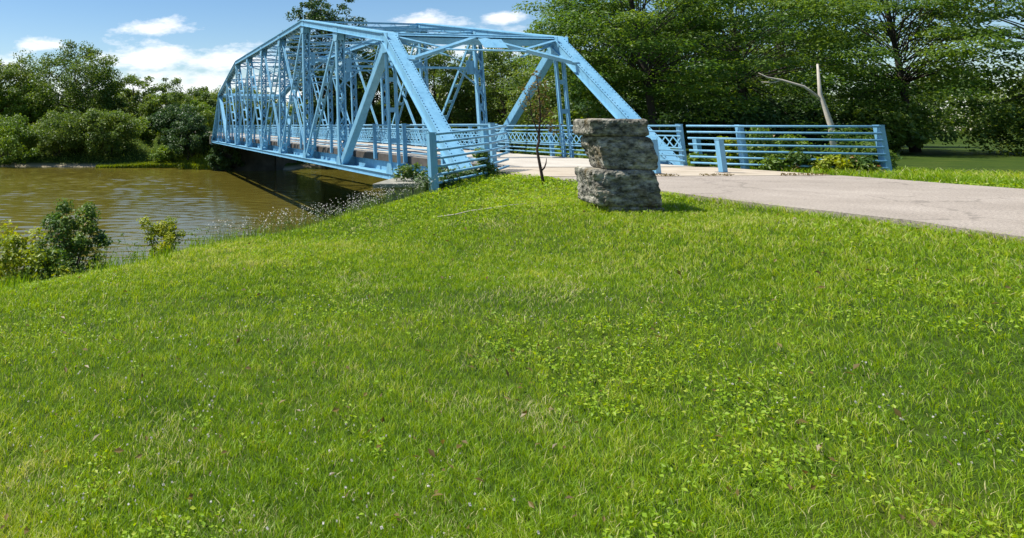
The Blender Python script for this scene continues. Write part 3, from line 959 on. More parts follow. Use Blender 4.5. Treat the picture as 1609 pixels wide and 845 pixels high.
def make_bush(name, label, cat, loc, hgt, R, leafmat, seed, n_cl=40, per=120, ln=.2, wd=.14, rc=None, group=None, squash=.7, inner=.3, tvar=.5, stem_r=.04, upb=.7, extra=None, stems=14, Ry=None):
    t = thing(name, label, cat, loc, group)
    rc = rc or R*.3
    if R > 1.3: rc = R*.20; n_cl = int(n_cl*2.1); per = int(per*.55)
    cl = crown_clumps(R-rc*.6, hgt*.5, hgt*.5-rc*.4, n_cl, .05, seed, inner)
    if Ry: cl[:, 1] *= Ry/R
    if extra is not None: cl = np.concatenate([cl, np.array(extra, float)])
    m = MB(); r = np.random.default_rng(seed)
    order = r.permutation(len(cl))[:stems]
    if extra is not None: order = np.concatenate([order, np.arange(len(cl)-len(extra), len(cl))])
    for i in order:
        e = Vector(cl[i]); s = Vector((r.uniform(-.15, .15)*R, r.uniform(-.15, .15)*R, -.1))
        mid = s.lerp(e, .5)+Vector((0, 0, .12*hgt)) - Vector((e.x, e.y, 0))*.12
        pts = [s*(1-k/4)**2+mid*2*(k/4)*(1-k/4)+e*(k/4)**2 for k in range(5)]
        m.tube(pts, [stem_r*(1-.75*k/4) for k in range(5)], 5, cap=False)
    m.build('stems', BARK, t)
    V, Fq, ti = foliage(cl, rc, per, ln, wd, seed, squash, upb, 0, tvar)
    link(bpy.data.objects.new('foliage', np_mesh('foliage', V, Fq, leafmat, ti)), t)
    return t
# ------------------------------------------------------------------ far bank, left of the bridge
FB = 'trees and bushes on the far bank'
def T(name, label, x, y, top, R, mat, seed, **k):
    z = hz(x, y)
    return make_tree(name, label, 'tree', (x, y, z), top-z, R, mat, seed, **k)
def Bsh(name, label, x, y, top, R, mat, seed, **k):
    z = max(hz(x, y), WL-.1)
    return make_bush(name, label, 'bush', (x, y, z), top-z, R, mat, seed, **k)

T('tall_tree', 'tall dark broadleaf tree at the far left edge behind the riverside bushes', -25.0, 79, 9.9, 6.2, LEAF_FAR, 11, n_cl=152, per=117, rc=1.15, base=.2, group=FB)
T('tall_tree', 'biggest tree of the left bank, broad uneven crown under the low clouds', -15.6, 80, 11.2, 7.0, LEAF_FAR, 12, n_cl=228, per=124, rc=1.29, base=.12, inner=.45, trunk_r=.3, group=FB)
T('round_tree', 'rounded green tree just right of the big left bank tree', -7.8, 84, 7.9, 4.3, LEAF_FAR, 13, n_cl=114, per=117, rc=0.80, base=.12, group=FB)
T('open_tree', 'small open crowned tree poking above the left bank against white cloud', -2.6, 90, 9.0, 2.3, LEAF_FAR, 14, n_cl=22, per=90, ln=.24, base=.45, rc=.75, trunk_r=.12, group=FB)
T('round_tree', 'low round tree beneath the small open crowned tree on the left bank', -3.6, 77, 6.2, 4.4, LEAF_FAR, 15, n_cl=114, per=117, rc=0.81, base=.05, group=FB)
T('round_tree', 'dark rounded tree just left of the far end of the bridge', 1.3, 81, 7.1, 3.9, LEAF_FAR, 16, n_cl=114, per=117, rc=0.72, base=.05, group=FB)
T('round_tree', 'wide tree seen through the far end of the bridge trusses', 8.6, 86, 7.2, 5.4, LEAF_FAR, 17, n_cl=212, per=127, rc=1.00, base=.05, group=FB)
T('round_tree', 'light green tree between the big tree and the far left tree', -20.5, 76, 6.6, 4.0, LEAF_LIGHT, 18, n_cl=114, per=99, rc=0.74, base=.1, group=FB)
T('tall_tree', 'tall dark tree rising above the highest point of the near truss', 14.0, 64, 18.6, 5.2, LEAF_DARK, 21, n_cl=230, per=117, rc=0.87, base=.16, inner=.4, trunk_r=.32, group=FB)
T('tall_tree', 'tree behind the middle of the bridge with twigs above the top chord', 20.6, 60.5, 13.2, 4.6, LEAF_FAR, 22, n_cl=198, per=127, rc=0.85, base=.06, trunk_r=.26, group=FB,
  extra=[(-2.2, 0, 13.1), (-.4, 0, 13.3)])
T('broad_tree', 'broad tree filling the gap between the two near end posts', 27.8, 64, 11.2, 6.0, LEAF_FAR, 23, n_cl=278, per=127, rc=1.11, base=.03, trunk_r=.28, group=FB)
T('broad_tree', 'broad tree behind the right truss left of the withered sapling', 36.0, 63, 12.4, 6.0, LEAF_FAR, 24, n_cl=278, per=127, rc=1.11, base=.03, trunk_r=.28, group=FB)
T('round_tree', 'mid green tree behind the hangers of the right truss', 26.8, 36.5, 9.6, 5.2, LEAF_FAR, 25, n_cl=266, per=134, rc=0.96, base=.03, ln=.2, wd=.14, trunk_r=.24)
T('round_tree', 'short tree on the far bank behind the left side of the bridge deck', 16.5, 67, 8.2, 5.0, LEAF_FAR, 26, n_cl=186, per=120, rc=0.93, base=.0, group=FB)

Bsh('riverside_bush', 'light green bush at the left edge of the far waterline', -21.8, 64.8, 2.9, 4.0, LEAF_LIGHT, 31, n_cl=60, per=180, ln=.24, group=FB)
Bsh('riverside_bush', 'dark leaning bush second from the left along the far waterline', -15.9, 66.1, 3.5, 4.0, LEAF_FAR, 32, n_cl=64, per=180, ln=.24, group=FB)
Bsh('riverside_bush', 'large rounded bush overhanging the water below the big left tree', -10.6, 65.6, 4.0, 4.0, LEAF_FAR, 33, n_cl=70, per=180, ln=.24, group=FB)
Bsh('riverside_bush', 'dark bush on the far bank right of the bare earth gap', -3.2, 66.1, 3.9, 3.0, LEAF_DARK, 34, n_cl=60, per=170, ln=.24, group=FB)
Bsh('riverside_bush', 'deep green bush against the far left foot of the bridge', -1.7, 60.2, 2.9, 2.7, LEAF_DARK, 35, n_cl=60, per=170, ln=.24, group=FB)
Bsh('riverside_bush', 'small bright bush low beside the bare earth gap on the far bank', -4.2, 61.5, -.6, 1.6, LEAF_LIGHT, 36, n_cl=30, per=120, ln=.2, group=FB)
Bsh('riverside_bush', 'pale bush high behind the dark bushes near the far bridge end', -.6, 70.3, 5.0, 3.0, LEAF_LIGHT, 37, n_cl=50, per=150, ln=.24, group=FB)
Bsh('riverside_bush', 'dark bush on the far bank under the right truss of the bridge', 9.5, 60.8, 3.4, 3.8, LEAF_DARK, 38, n_cl=60, per=170, ln=.24, group=FB)
Bsh('riverside_bush', 'dark bush on the far bank behind the middle railings', 17.0, 63.8, 4.2, 4.4, LEAF_DARK, 39, n_cl=60, per=170, ln=.24, group=FB)
Bsh('riverside_bush', 'dark bush on the far bank between the near end posts', 24.5, 65.8, 4.4, 4.4, LEAF_DARK, 40, n_cl=60, per=170, ln=.24, group=FB)
Bsh('riverside_bush', 'dark bush on the far bank left of the withered sapling', 32.5, 67.8, 4.6, 4.6, LEAF_DARK, 41, n_cl=60, per=170, ln=.24, group=FB)

Bsh('riverside_bush', 'pale green bush filling the gap above the bare earth on the far bank', -6.6, 71.0, 2.6, 2.8, LEAF_LIGHT, 43, n_cl=50, per=160, ln=.24, group=FB)
Bsh('riverside_bush', 'dark bush under the far end of the near truss', 1.6, 55.4, -.35, 2.0, LEAF_DARK, 42, n_cl=50, per=170, ln=.22, group=FB)
# ------------------------------------------------------------------ near bank, right of the bridge
LK = dict(squash=.26, droop=.15, upb=1.1, tvar=.6, ln=.17, wd=.085, inner=.3, barkmat=BARK, nmax=110, limb_k=.55)
T('feathery_tree', 'large feathery locust like tree rising behind the right end post', 15.3, 13.2, 11.2, 6.0, LEAF_LOC, 51, n_cl=210, per=200, base=.08, rc=1.15, trunk_r=.19, lean=(-.02, 0), **LK)
T('feathery_tree', 'feathery tree with layered branches above the right railing', 22.5, 15.6, 11.6, 6.0, LEAF_LOC, 52, n_cl=190, per=200, base=.08, rc=1.15, trunk_r=.19, **LK)
T('feathery_tree', 'feathery tree in the rear row behind the large feathery tree', 24.0, 28, 12.0, 5.0, LEAF_LOC, 53, n_cl=150, per=180, base=.05, rc=1.1, trunk_r=.2, **LK)
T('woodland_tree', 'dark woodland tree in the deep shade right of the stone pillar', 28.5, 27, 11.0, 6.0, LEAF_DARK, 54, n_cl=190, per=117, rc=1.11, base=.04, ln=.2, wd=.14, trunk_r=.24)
T('feathery_tree', 'feathery tree at the right beside the pale dead snag', 30.5, 14.5, 11.5, 6.2, LEAF_LOC, 55, n_cl=180, per=190, base=.08, rc=1.1, trunk_r=.19, **LK)
T('woodland_tree', 'dark woodland tree beyond the right hand side of the road', 38.5, 12.5, 12.5, 6.4, LEAF_FAR, 56, n_cl=190, per=117, rc=1.18, base=.06, ln=.2, wd=.14, trunk_r=.26)
T('woodland_tree', 'broad woodland tree at the far right beyond the road', 46, 6, 12.5, 6.6, LEAF_FAR, 57, n_cl=190, per=111, rc=1.22, base=.06, ln=.2, wd=.14, trunk_r=.26)
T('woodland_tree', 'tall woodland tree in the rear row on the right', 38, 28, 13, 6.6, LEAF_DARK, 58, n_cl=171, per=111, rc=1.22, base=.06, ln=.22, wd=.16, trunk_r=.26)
DK = dict(ln=.17, wd=.12)
Bsh('understory_bush', 'bright leafy bush low behind the hangers of the right truss', 13.3, 15.0, 2.9, 1.9, LEAF_LIGHT, 61, n_cl=46, per=150, **DK)
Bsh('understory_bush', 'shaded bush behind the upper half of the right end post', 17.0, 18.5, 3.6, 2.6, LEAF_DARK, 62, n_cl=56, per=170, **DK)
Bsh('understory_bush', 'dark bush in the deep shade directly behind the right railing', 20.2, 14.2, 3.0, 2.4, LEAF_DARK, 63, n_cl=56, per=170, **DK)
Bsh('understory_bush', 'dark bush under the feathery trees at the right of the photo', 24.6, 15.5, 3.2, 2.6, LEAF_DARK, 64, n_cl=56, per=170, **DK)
Bsh('understory_bush', 'green bush below the pale dead branch on the right', 27.4, 13.2, 3.0, 2.6, LEAF_FAR, 65, n_cl=56, per=170, **DK)
Bsh('understory_bush', 'wide green bush beyond the road at the right', 32.5, 9.5, 3.0, 3.2, LEAF_FAR, 66, n_cl=60, per=170, **DK)
Bsh('understory_bush', 'low bush at the far right beyond the road', 39, 4.5, 3.0, 3.4, LEAF_FAR, 67, n_cl=60, per=170, **DK)
Bsh('understory_bush', 'dark bush deep in the wood behind the right railing', 23.5, 22, 4.6, 3.4, LEAF_DARK, 68, n_cl=60, per=170, **DK)
Bsh('understory_bush', 'dark bush deep in the wood at the right', 33, 20, 4.6, 4.0, LEAF_DARK, 69, n_cl=60, per=170, **DK)
Bsh('understory_bush', 'low green bush on the bank seen below the right railing', 9.6, 12.5, .9, 1.6, LEAF_LIGHT, 70, n_cl=40, per=140, **DK)
Bsh('understory_bush', 'low green bush on the bank just right of the withered sapling', 11.5, 10.2, .95, 1.5, LEAF_FAR, 71, n_cl=40, per=140, **DK)

# pale dead snag whose bare branch reaches into the picture
z0 = hz(14.9, 4.6)
t = thing('dead_tree', 'bare pale dead snag with a branch reaching left over the right railing', 'tree', (14.9, 4.6, z0))
m = MB(); m.tube([(0, 0, -.3), (.05, 0, 1.2), (-.05, .1, 2.2), (.1, .15, 3.2)], [.10, .085, .06, .03], 8); m.build('trunk', PALEBARK, t)
m = MB(); m.tube([(-.02, .08, 2.0), (-.4, .3, 2.45), (-.9, .6, 2.68), (-1.25, .8, 2.78), (-1.5, .85, 2.93)], [.05, .045, .038, .028, .012], 7)
m.tube([(-.9, .6, 2.68), (-1.1, .75, 2.60), (-1.4, .9, 2.63)], [.025, .018, .008], 6); m.build('branch', PALEBARK, t)

# weeds and small shrubs right of the road, in front of and behind the flared fence
WR = 'weeds around the right railing'
ws = [(6.15, .20, .38, .30, LEAF_LIGHT, 'small bright weed clump at the foot of the right end post'),
      (6.55, -.30, .85, .36, LEAF_YEL, 'tall yellow green weed left of the square post on the concrete edge'),
      (6.62, -1.35, .42, .36, LEAF_LIGHT, 'low leafy weed right behind the square post on the concrete edge'),
      (7.00, -1.62, .50, .36, LEAF_BUSH, 'dark weed hiding the foot of the second post of the right railing'),
      (7.30, -1.25, .80, .36, LEAF_LIGHT, 'tall tangled weed growing through the right railing at the photo margin'),
      (7.35, -2.05, .40, .32, LEAF_YEL, 'short yellow green weed before the rails of the right railing'),
      (7.75, -2.35, .36, .34, LEAF_BUSH, 'low dark weed near the outer post of the right railing'),
      (8.9, -1.7, .75, .42, LEAF_BUSH, 'weed clump just beyond the outer post of the right railing'),
      (9.6, -.6, 1.0, .6, LEAF_BUSH, 'bushy weed behind the end of the right railing'),
      (8.6, .9, 1.0, .6, LEAF_BUSH, 'dark shrub behind the rails of the right railing')]
for i, (x, y, h_, r_, mt_, lb) in enumerate(ws):
    make_bush('weed', lb, 'weed', (x, y, hz(x, y)), h_, r_, mt_, 80+i, n_cl=30, per=70, ln=.085, wd=.045, rc=r_*.42, group=WR, stem_r=.008, stems=16)

# ------------------------------------------------------------------ foreground shrubs on the near bank
zz = hz(-8.95, -3.6)
make_bush('shrub', 'dark leafy shrub with pale young shoots beside the water at lower left', 'shrub', (-8.92, -3.6, zz), .27-zz, .66, LEAF_BUSH, 91, n_cl=70, per=120, ln=.058, wd=.034, rc=.15, stem_r=.014, stems=30,
          extra=[(-.12, 0, .22-zz+.08), (-.08, .05, .22-zz), (.30, 0, .22-zz+.02), (.33, .05, .15-zz), (-.36, 0, .02-zz), (.55, 0, -.30-zz), (-.5, 0, -.35-zz)])
zz = hz(-7.3, -2.2)
make_bush('shrub', 'small yellow green shrub standing against the pale water', 'shrub', (-7.3, -2.2, zz), -.28-zz, .36, LEAF_YEL, 92, n_cl=60, per=90, ln=.055, wd=.034, rc=.13, stem_r=.009, stems=22,
          extra=[(-.36, 0, -.16-zz), (-.30, 0, -.28-zz), (.10, 0, -.16-zz), (.32, 0, -.40-zz)])
zz = hz(-9.62, -5.0)
make_bush('shrub', 'bright yellow flowering shrub in the lower left corner of the bank', 'shrub', (-9.62, -5.0, zz), .06-zz, .62, LEAF_YEL, 93, n_cl=52, per=95, ln=.06, wd=.04, rc=.17, stem_r=.010, stems=26)
zz = hz(-9.15, -4.9)
make_bush('shrub', 'low dark shrub with reddish leaves between the yellow and the dark shrub', 'shrub', (-9.15, -4.9, zz), -.12-zz, .38, LEAF_BUSH, 94, n_cl=30, per=80, ln=.055, wd=.036, rc=.13, stem_r=.009, stems=18)
zz = hz(-11.2, -6.0)
make_bush('shrub', 'pale green shrub at the left margin next to the yellow flowering shrub', 'shrub', (-11.0, -5.8, zz), .02-zz, .6, LEAF_LIGHT, 95, n_cl=44, per=85, ln=.065, wd=.04, rc=.18, stem_r=.010, stems=18)
def tall_weed(x, y, h_, lb, seed):
    z = hz(x, y); t = thing('tall_weed', lb, 'weed', (x, y, z)); r = np.random.default_rng(seed)
    m = MB(); tips = []
    for k in range(6):
        a = r.uniform(0, 6.28); q = r.uniform(.1, .45)*h_*.5
        e = (math.cos(a)*q, math.sin(a)*q*.6, h_*r.uniform(.6, 1)); m.tube([(0, 0, -.05), (e[0]*.3, e[1]*.3, e[2]*.6), e], [.006, .005, .002], 4); tips += [e, (e[0]*.6, e[1]*.6, e[2]*.8), (e[0]*.4, e[1]*.4, e[2]*.55)]
    m.build('stems', STEMM, t)
    V, Fq, ti = foliage(np.array(tips), .07, 9, .05, .018, seed, 1.2)
    link(bpy.data.objects.new('leaves', np_mesh('leaves', V, Fq, LEAF_LIGHT, ti)), t)
tall_weed(-7.85, -3.4, 1.05, 'thin tall weed left of the small yellow green shrub', 5)
tall_weed(-6.75, -3.1, .85, 'thin dark weed right of the small yellow green shrub', 6)
tall_weed(-8.3, -4.3, .9, 'thin weed between the dark shrub and the lawn edge', 7)

# vines
def vine(name, lb, pts, rc, per, mat, seed, ln=.075, wd=.05):
    o0 = pts[0]; t = thing(name, lb, 'vine', o0)
    loc = [(p[0]-o0[0], p[1]-o0[1], p[2]-o0[2]) for p in pts]
    m = MB(); m.tube(loc, .010, 5); m.build('stems', BARK, t)
    r = np.random.default_rng(seed); cl = []
    for a, b in zip(loc[:-1], loc[1:]):
        for k in range(5):
            f = k/5; cl.append([a[j]*(1-f)+b[j]*f + r.normal()*rc*.35 for j in range(3)])
    V, Fq, ti = foliage(np.array(cl), rc, per, ln, wd, seed, .8)
    link(bpy.data.objects.new('leaves', np_mesh('leaves', V, Fq, mat, ti)), t)
vine('vine', 'green vine spreading over the concrete cap behind the first fence post', [(-.75, 1.45, .30), (-.95, 1.5, .42), (-1.15, 1.6, .46), (-.6, 1.2, .50), (-.4, .7, .62)], .17, 55, LEAF_BUSH, 101)
vine('vine', 'dark vine creeping along the foot of the left flared railing', [(-2.65, -3.35, .56), (-2.2, -3.2, .62), (-1.8, -2.75, .62), (-1.4, -2.5, .66), (-1.0, -2.1, .66), (-.6, -1.75, .70)], .17, 62, LEAF_DARK, 102)
vine('vine', 'leafy vine climbing the second post of the left flared railing', [(-.62, -1.95, .66), (-.70, -1.98, .85), (-.78, -1.95, 1.0), (-.66, -1.95, 1.08)], .13, 46, LEAF_BUSH, 103)

# withered sapling
z = hz(-.73, -4.12)
t = thing('sapling', 'thin crooked withered sapling with brown leaves beside the concrete apron', 'sapling', (-.73, -4.12, z))
m = MB()
m.tube([(0, 0, -.1), (-.03, 0, .2), (-.05, .01, .42), (-.08, 0, .62), (-.03, 0, .75), (0, .02, .92), (.04, 0, 1.2), (.06, .02, 1.55), (.03, 0, 1.95)], [.030, .027, .025, .022, .022, .019, .016, .011, .004], 7)
m.tube([(-.03, 0, .25), (.03, 0, .30), (.07, 0, .38), (.09, 0, .47)], [.016, .013, .010, .004], 6)
m.tube([(-.03, 0, .75), (-.02, .02, .90), (-.10, .04, 1.2), (-.12, .03, 1.5), (-.15, 0, 1.75)], [.014, .013, .010, .007, .003], 6)
for a, b_ in (((.04, 0, 1.1), (.26, .05, 1.3)), ((0, .02, .95), (.2, 0, 1.15)), ((-.1, .04, 1.2), (-.28, .05, 1.35)), ((.05, 0, 1.4), (.22, -.05, 1.7)), ((-.12, .03, 1.45), (-.25, 0, 1.65)), ((.04, 0, .98), (.32, .04, 1.02)), ((-.08, .03, 1.1), (-.22, .06, 1.14))):
    m.tube([a, b_], [.008, .003], 5)
    av, bv = Vector(a), Vector(b_)
    for q in (.35, .6, .85):
        s0 = av.lerp(bv, q); m.tube([s0, s0+Vector((random.uniform(-.07, .07), random.uniform(-.05, .05), random.uniform(.03, .12)))], [.004, .0015], 4)
m.build('trunk', DEADBARK, t)
V, Fq, ti = foliage(np.array([(.06, 0, 1.3), (.12, 0, 1.5), (-.12, 0, 1.5), (.0, 0, 1.75), (.22, 0, 1.25), (.2, 0, 1.0), (-.05, 0, 1.35), (.08, 0, 1.62), (-.25, .03, 1.4), (.02, 0, 1.15), (.30, .03, 1.02), (.15, 0, 1.75), (-.2, 0, 1.7), (.04, 0, 1.95)]), .12, 34, .055, .03, 9, 1.0)
link(bpy.data.objects.new('leaves', np_mesh('leaves', V, Fq, LEAF_DRY, ti)), t)

# fallen twig
def gz(x, y):
    return hz(x, y) + (.018*math.sin(x*1.7+y*.9)+.014*math.sin(x*.6-y*2.3))
pts = [(-3.55, -5.95), (-3.3, -6.02), (-3.05, -5.98), (-2.8, -6.08), (-2.5, -6.15), (-2.2, -6.3)]
o0 = (pts[0][0], pts[0][1], gz(*pts[0]))
t = MB(); t.tube([(x-o0[0], y-o0[1], gz(x, y)-o0[2]+.045) for x, y in pts], [.004, .008, .009, .008, .006, .003], 6)
t.tube([(pts[2][0]-o0[0], pts[2][1]-o0[1], gz(*pts[2])-o0[2]+.05), (.62, .12, .06)], [.005, .002], 5)
tw = t.build('twig', PALEBARK); tw.location = o0; tag(tw, 'long pale fallen twig lying in the mown grass left of the pillar', 'twig')

# ------------------------------------------------------------------ grass
def HG(x, y):
    h = H(x, y)
    return h + np.where((x < -.35) & (y < 3) & (x > -30), 1., 0.)*(.018*np.sin(x*1.7+y*.9)+.014*np.sin(x*.6-y*2.3))
def vnoise(x, y, s, seed):
    r = np.random.default_rng(seed); g_ = r.uniform(0, 1, (64, 64))
    u = (x*s) % 64; v = (y*s) % 64
    i = np.floor(u).astype(int); j = np.floor(v).astype(int); f = u-i; g2 = v-j
    f = f*f*(3-2*f); g2 = g2*g2*(3-2*g2)
    a = g_[i % 64, j % 64]; b = g_[(i+1) % 64, j % 64]; c = g_[i % 64, (j+1) % 64]; d = g_[(i+1) % 64, (j+1) % 64]
    return (a*(1-f)+b*f)*(1-g2)+(c*(1-f)+d*f)*g2
def lawn_pts(n, dmin, dmax, seed, expn=1.0):
    r = np.random.default_rng(seed)
    azm = np.radians(r.uniform(-26, 70, n)); d = np.exp(r.uniform(math.log(dmin), math.log(dmax), n))
    x = CAM.x+np.sin(azm)*d; y = CAM.y+np.cos(azm)*d
    yc = np.interp(x, *CX)
    onroad = ((x > -.20+.16*(vnoise(y, y*0, 3.0, 91)-.5)) & (x < 6.02) & (y < -.3)) | ((x > -.1) & (x < 6.4) & (y > -.5))
    # the road edge wanders
    ok = (~onroad) & (y < yc+2.2) & (x < 16)
    c, s = math.cos(math.radians(18)), math.sin(math.radians(18))
    px, py = x+1.50, y+7.02; lx = px*c-py*s; ly = px*s+py*c
    ok &= ~((abs(lx) < .37) & (abs(ly) < .35))
    ok &= ~((x > -2.1) & (x < 0) & (y > .8))
    return x[ok], y[ok], d[ok], r
def blades(n, dmin, dmax, seed, nseg):
    x, y, d, r = lawn_pts(n, dmin, dmax, seed)
    k = len(x)
    z = HG(x, y)
    yc = np.interp(x, *CX)
    edge = .35*np.clip(1-np.abs(y-yc-1.0)/1.0, 0, 1) + np.clip(1-np.abs(x+.25)/.25, 0, 1)*.45
    c, s = math.cos(math.radians(18)), math.sin(math.radians(18))
    px, py = x+1.50, y+7.02; lx = px*c-py*s; ly = px*s+py*c
    edge += np.clip(1-(np.maximum(abs(lx), abs(ly))-.38)/.12, 0, 1)*.8
    edge += np.clip((x-6.2)*3, 0, 1)*.8
    patch = vnoise(x, y, 1.9, 3)*.4+vnoise(x, y, 5.3, 4)*.3+vnoise(x, y, 14.0, 14)*.3
    tuft = vnoise(x, y, 17.0, 15)*.6+vnoise(x, y, 8.0, 16)*.4
    hgt = .74*(.030+.028*r.uniform(0, 1, k)+.022*patch)*(.62+.75*tuft)*(1+edge*1.6)*np.clip(.8+d*.03, 1, 1.3)
    wd = np.maximum(.0030, .00062*d)*r.uniform(.7, 1.4, k)
    a = r.uniform(0, 2*np.pi, k); ca, sa = np.cos(a), np.sin(a)
    ln_ = r.uniform(.15, 1.15, k)*hgt
    b = r.uniform(0, 2*np.pi, k)
    dx, dy = np.cos(b)*ln_, np.sin(b)*ln_
    base = np.stack([x, y, z-.006], 1)
    wv = np.stack([ca*wd/2, sa*wd/2, 0*wd], 1)
    mid = base + np.stack([dx*.35, dy*.35, hgt*.62], 1); tip = base + np.stack([dx, dy, hgt*.98], 1)
    V = np.stack([base-wv, base+wv, mid+wv*.85, mid-wv*.85, tip+wv*.15, tip-wv*.15], 1).reshape(-1, 3)
    i0 = np.arange(k)[:, None]*6
    Fq = np.concatenate([i0+np.array([[0, 1, 2, 3]]), i0+np.array([[3, 2, 4, 5]])], 0)
    dry = vnoise(x, y, .9, 8)*.6+vnoise(x, y, 3.1, 9)*.4
    ti = -.08+.36*vnoise(x, y, .55, 5)+.25*patch+.50*tuft+r.normal(0, .13, k)
    ti = np.where(r.uniform(0, 1, k) < .035+.20*np.clip((dry-.66)*5, 0, 1), r.uniform(.84, 1.0, k), np.clip(ti, 0, .82))
    return V, Fq, np.repeat(ti, 6)
V1, F1, t1 = blades(560000, 2.4, 24, 1, 2)
V2, F2, t2 = blades(150000, 7.0, 15, 2, 2)
V = np.concatenate([V1, V2]); Fq = np.concatenate([F1, F2+len(V1)]); ti = np.concatenate([t1, t2])
tag(link(bpy.data.objects.new('grass', np_mesh('grass', V, Fq, GRASSM, ti))), 'short mown green grass covering the sloping lawn', 'grass', kind='stuff')

# clover and broad leaved lawn weeds
x, y, d, r = lawn_pts(210000, 3, 18, 21)
pat = vnoise(x, y, .8, 31)*.55+vnoise(x, y, 3.7, 32)*.45
near_fence = np.clip((x+5.0)/3, 0, 1)*np.clip((y+7.6)/1.2, 0, 1)
keep = r.uniform(0, 1, len(x)) < np.clip((pat-.50)*3, 0, .9)*.55+near_fence*.75
x, y, d = x[keep], y[keep], d[keep]; k = len(x)
c = np.stack([x, y, HG(x, y)+.030+.035*r.uniform(0, 1, k)+.03*np.clip((x+5)/4, 0, 1)*r.uniform(0, 1, k)], 1)
nr = unit(np.array([0, 0, 1.])+r.normal(size=(k, 3))*.45); tg = unit(np.cross(nr, r.normal(size=(k, 3))))
sz = np.maximum(.020, .0028*d)*r.uniform(.6, 1.4, k)
V, Fq = quads_from_leaves(c, nr, tg, sz, sz*.75, .15)
tag(link(bpy.data.objects.new('clover', np_mesh('clover', V, Fq, GRASSM, np.repeat(np.clip(.42+.4*r.uniform(0, 1, k), 0, .8), 4)))), 'low clover and broad leaved weeds among the lawn grass', 'clover', kind='stuff')

# fleabane along the bank edge and a few white clover heads in the lawn
r = np.random.default_rng(77)
m_v = []; m_f = []; Vp = []; 
stems = MB()
heads = []
for k in range(560):
    x = -6.9+5.6*r.uniform(0, 1)**.8; yc = float(np.interp(x, *CX)); y = yc + r.uniform(.1, 1.3) + (1.6 if x > -2.2 else 0)*r.uniform(0, 1)
    if x > -3.2: y = yc + r.uniform(.1, .6)
    if x > -2.6: continue
    z = hz(x, y); h_ = r.uniform(.14, .36)
    lx_, ly_ = r.normal(0, .05, 2)
    stems.tube([(x, y, z-.02), (x+lx_*.4, y+ly_*.4, z+h_*.6), (x+lx_, y+ly_, z+h_)], [.003, .0025, .002], 3, cap=False)
    for q in range(r.integers(2, 6)):
        heads.append((x+lx_+r.normal(0, .035), y+ly_+r.normal(0, .035), z+h_+r.normal(0, .03)))
stems.build('wildflower_stems', STEMM)
so_ = bpy.data.objects['wildflower_stems']; 
hd = np.array(heads); k = len(hd)
nr = unit(np.array([0, 0, .8])+r.normal(size=(k, 3))*.55); tg = unit(np.cross(nr, r.normal(size=(k, 3))))
Vs = []; Fs = []; b = 0
for j in range(3):
    an = j*math.pi/3; bt = np.cross(nr, tg); t2_ = tg*math.cos(an)+bt*math.sin(an)
    V, Fq = quads_from_leaves(hd+nr*.001*j, nr, t2_, np.full(k, .019), np.full(k, .010), .1); Vs.append(V); Fs.append(Fq+b); b += len(V)
fl = link(bpy.data.objects.new('wildflowers', np_mesh('wildflowers', np.concatenate(Vs), np.concatenate(Fs), FLOWER, np.full(b, .8))))
tag(fl, 'white daisy fleabane blooms along the edge of the bank', 'wildflowers', kind='stuff')
so_.parent = fl
x, y, d, r = lawn_pts(2600, 3, 13, 61)
pt = vnoise(x, y, .7, 41); kp = pt > .60
x, y, d = x[kp], y[kp], d[kp]; k = len(x)
hs_ = np.random.default_rng(3).uniform(.006, .016, 5000)
c0 = np.stack([x, y, HG(x, y)+.040+.012*np.sin(x*40)], 1); Vs = []; Fs = []; b = 0
for j in range(3):
    nr = unit(r.normal(size=(k, 3))); tg = unit(np.cross(nr, r.normal(size=(k, 3))))
    V, Fq = quads_from_leaves(c0, nr, tg, hs_[:k], hs_[:k]*.85, 0); Vs.append(V); Fs.append(Fq+b); b += len(V)
tag(link(bpy.data.objects.new('clover_flowers', np_mesh('clover_flowers', np.concatenate(Vs), np.concatenate(Fs), FLOWER, np.full(b, .6)))), 'tiny white clover flower heads dotted through the lawn', 'clover flowers', kind='stuff')

# far bank: light green reeds on the spit, and ground cover on the banks
r = np.random.default_rng(88)
n = 26000
x = r.uniform(-11.5, .9, n); y = np.interp(x, *BX)-.8+np.abs(r.normal(0, .9, n))
keep = (x > -9.5) | (r.uniform(0, 1, n) < .4); x, y = x[keep], y[keep]; n = len(x)
c = np.stack([x, y, np.maximum(H(x, y), WL)+r.uniform(.0, .42, n)*np.clip(1.25-np.abs(x+3.5)/8, .25, 1)], 1)
nr = unit(r.normal(size=(n, 3))+np.array([0, -.4, .5])); tg = unit(np.array([0, 0, 1.])+r.normal(size=(n, 3))*.5)
V, Fq = quads_from_leaves(c, nr, tg, np.full(n, .34), np.full(n, .10), 0)
tag(link(bpy.data.objects.new('reeds', np_mesh('reeds', V, Fq, LEAF_YEL, np.repeat(r.uniform(.0, .6, n), 4)))), 'strip of bright green reeds at the far waterline', 'reeds', kind='stuff')
n = 130000
x = r.uniform(-45, 60, n); far = r.uniform(0, 1, n) < .45
y = np.where(far, np.interp(x, *BX)+r.uniform(2.0, 14, n), np.interp(x, *CX)+r.uniform(1.2, 10, n))
x = np.where(far | (x > 7.2) , x, -1.6-np.abs(x)*.35)
y = np.where(far, y, np.interp(x, *CX)+r.uniform(1.4, 8, n))
ok = ~((x > -3.4) & (x < .2) & (y > -2.2) & (y < 5)) & (H(x, y) > WL) & ~((x > -1.2) & (x < 7) & (y > 54)) & ~((x > -2.2) & (x < .1) & (y > .7) & (y < 4.4))
x, y = x[ok], y[ok]; n = len(x)
c = np.stack([x, y, H(x, y)+r.uniform(.0, .32, n)], 1)
nr = unit(r.normal(size=(n, 3))*.7+np.array([0, 0, .6])); tg = unit(r.normal(size=(n, 3))+np.array([0, 0, .6]))
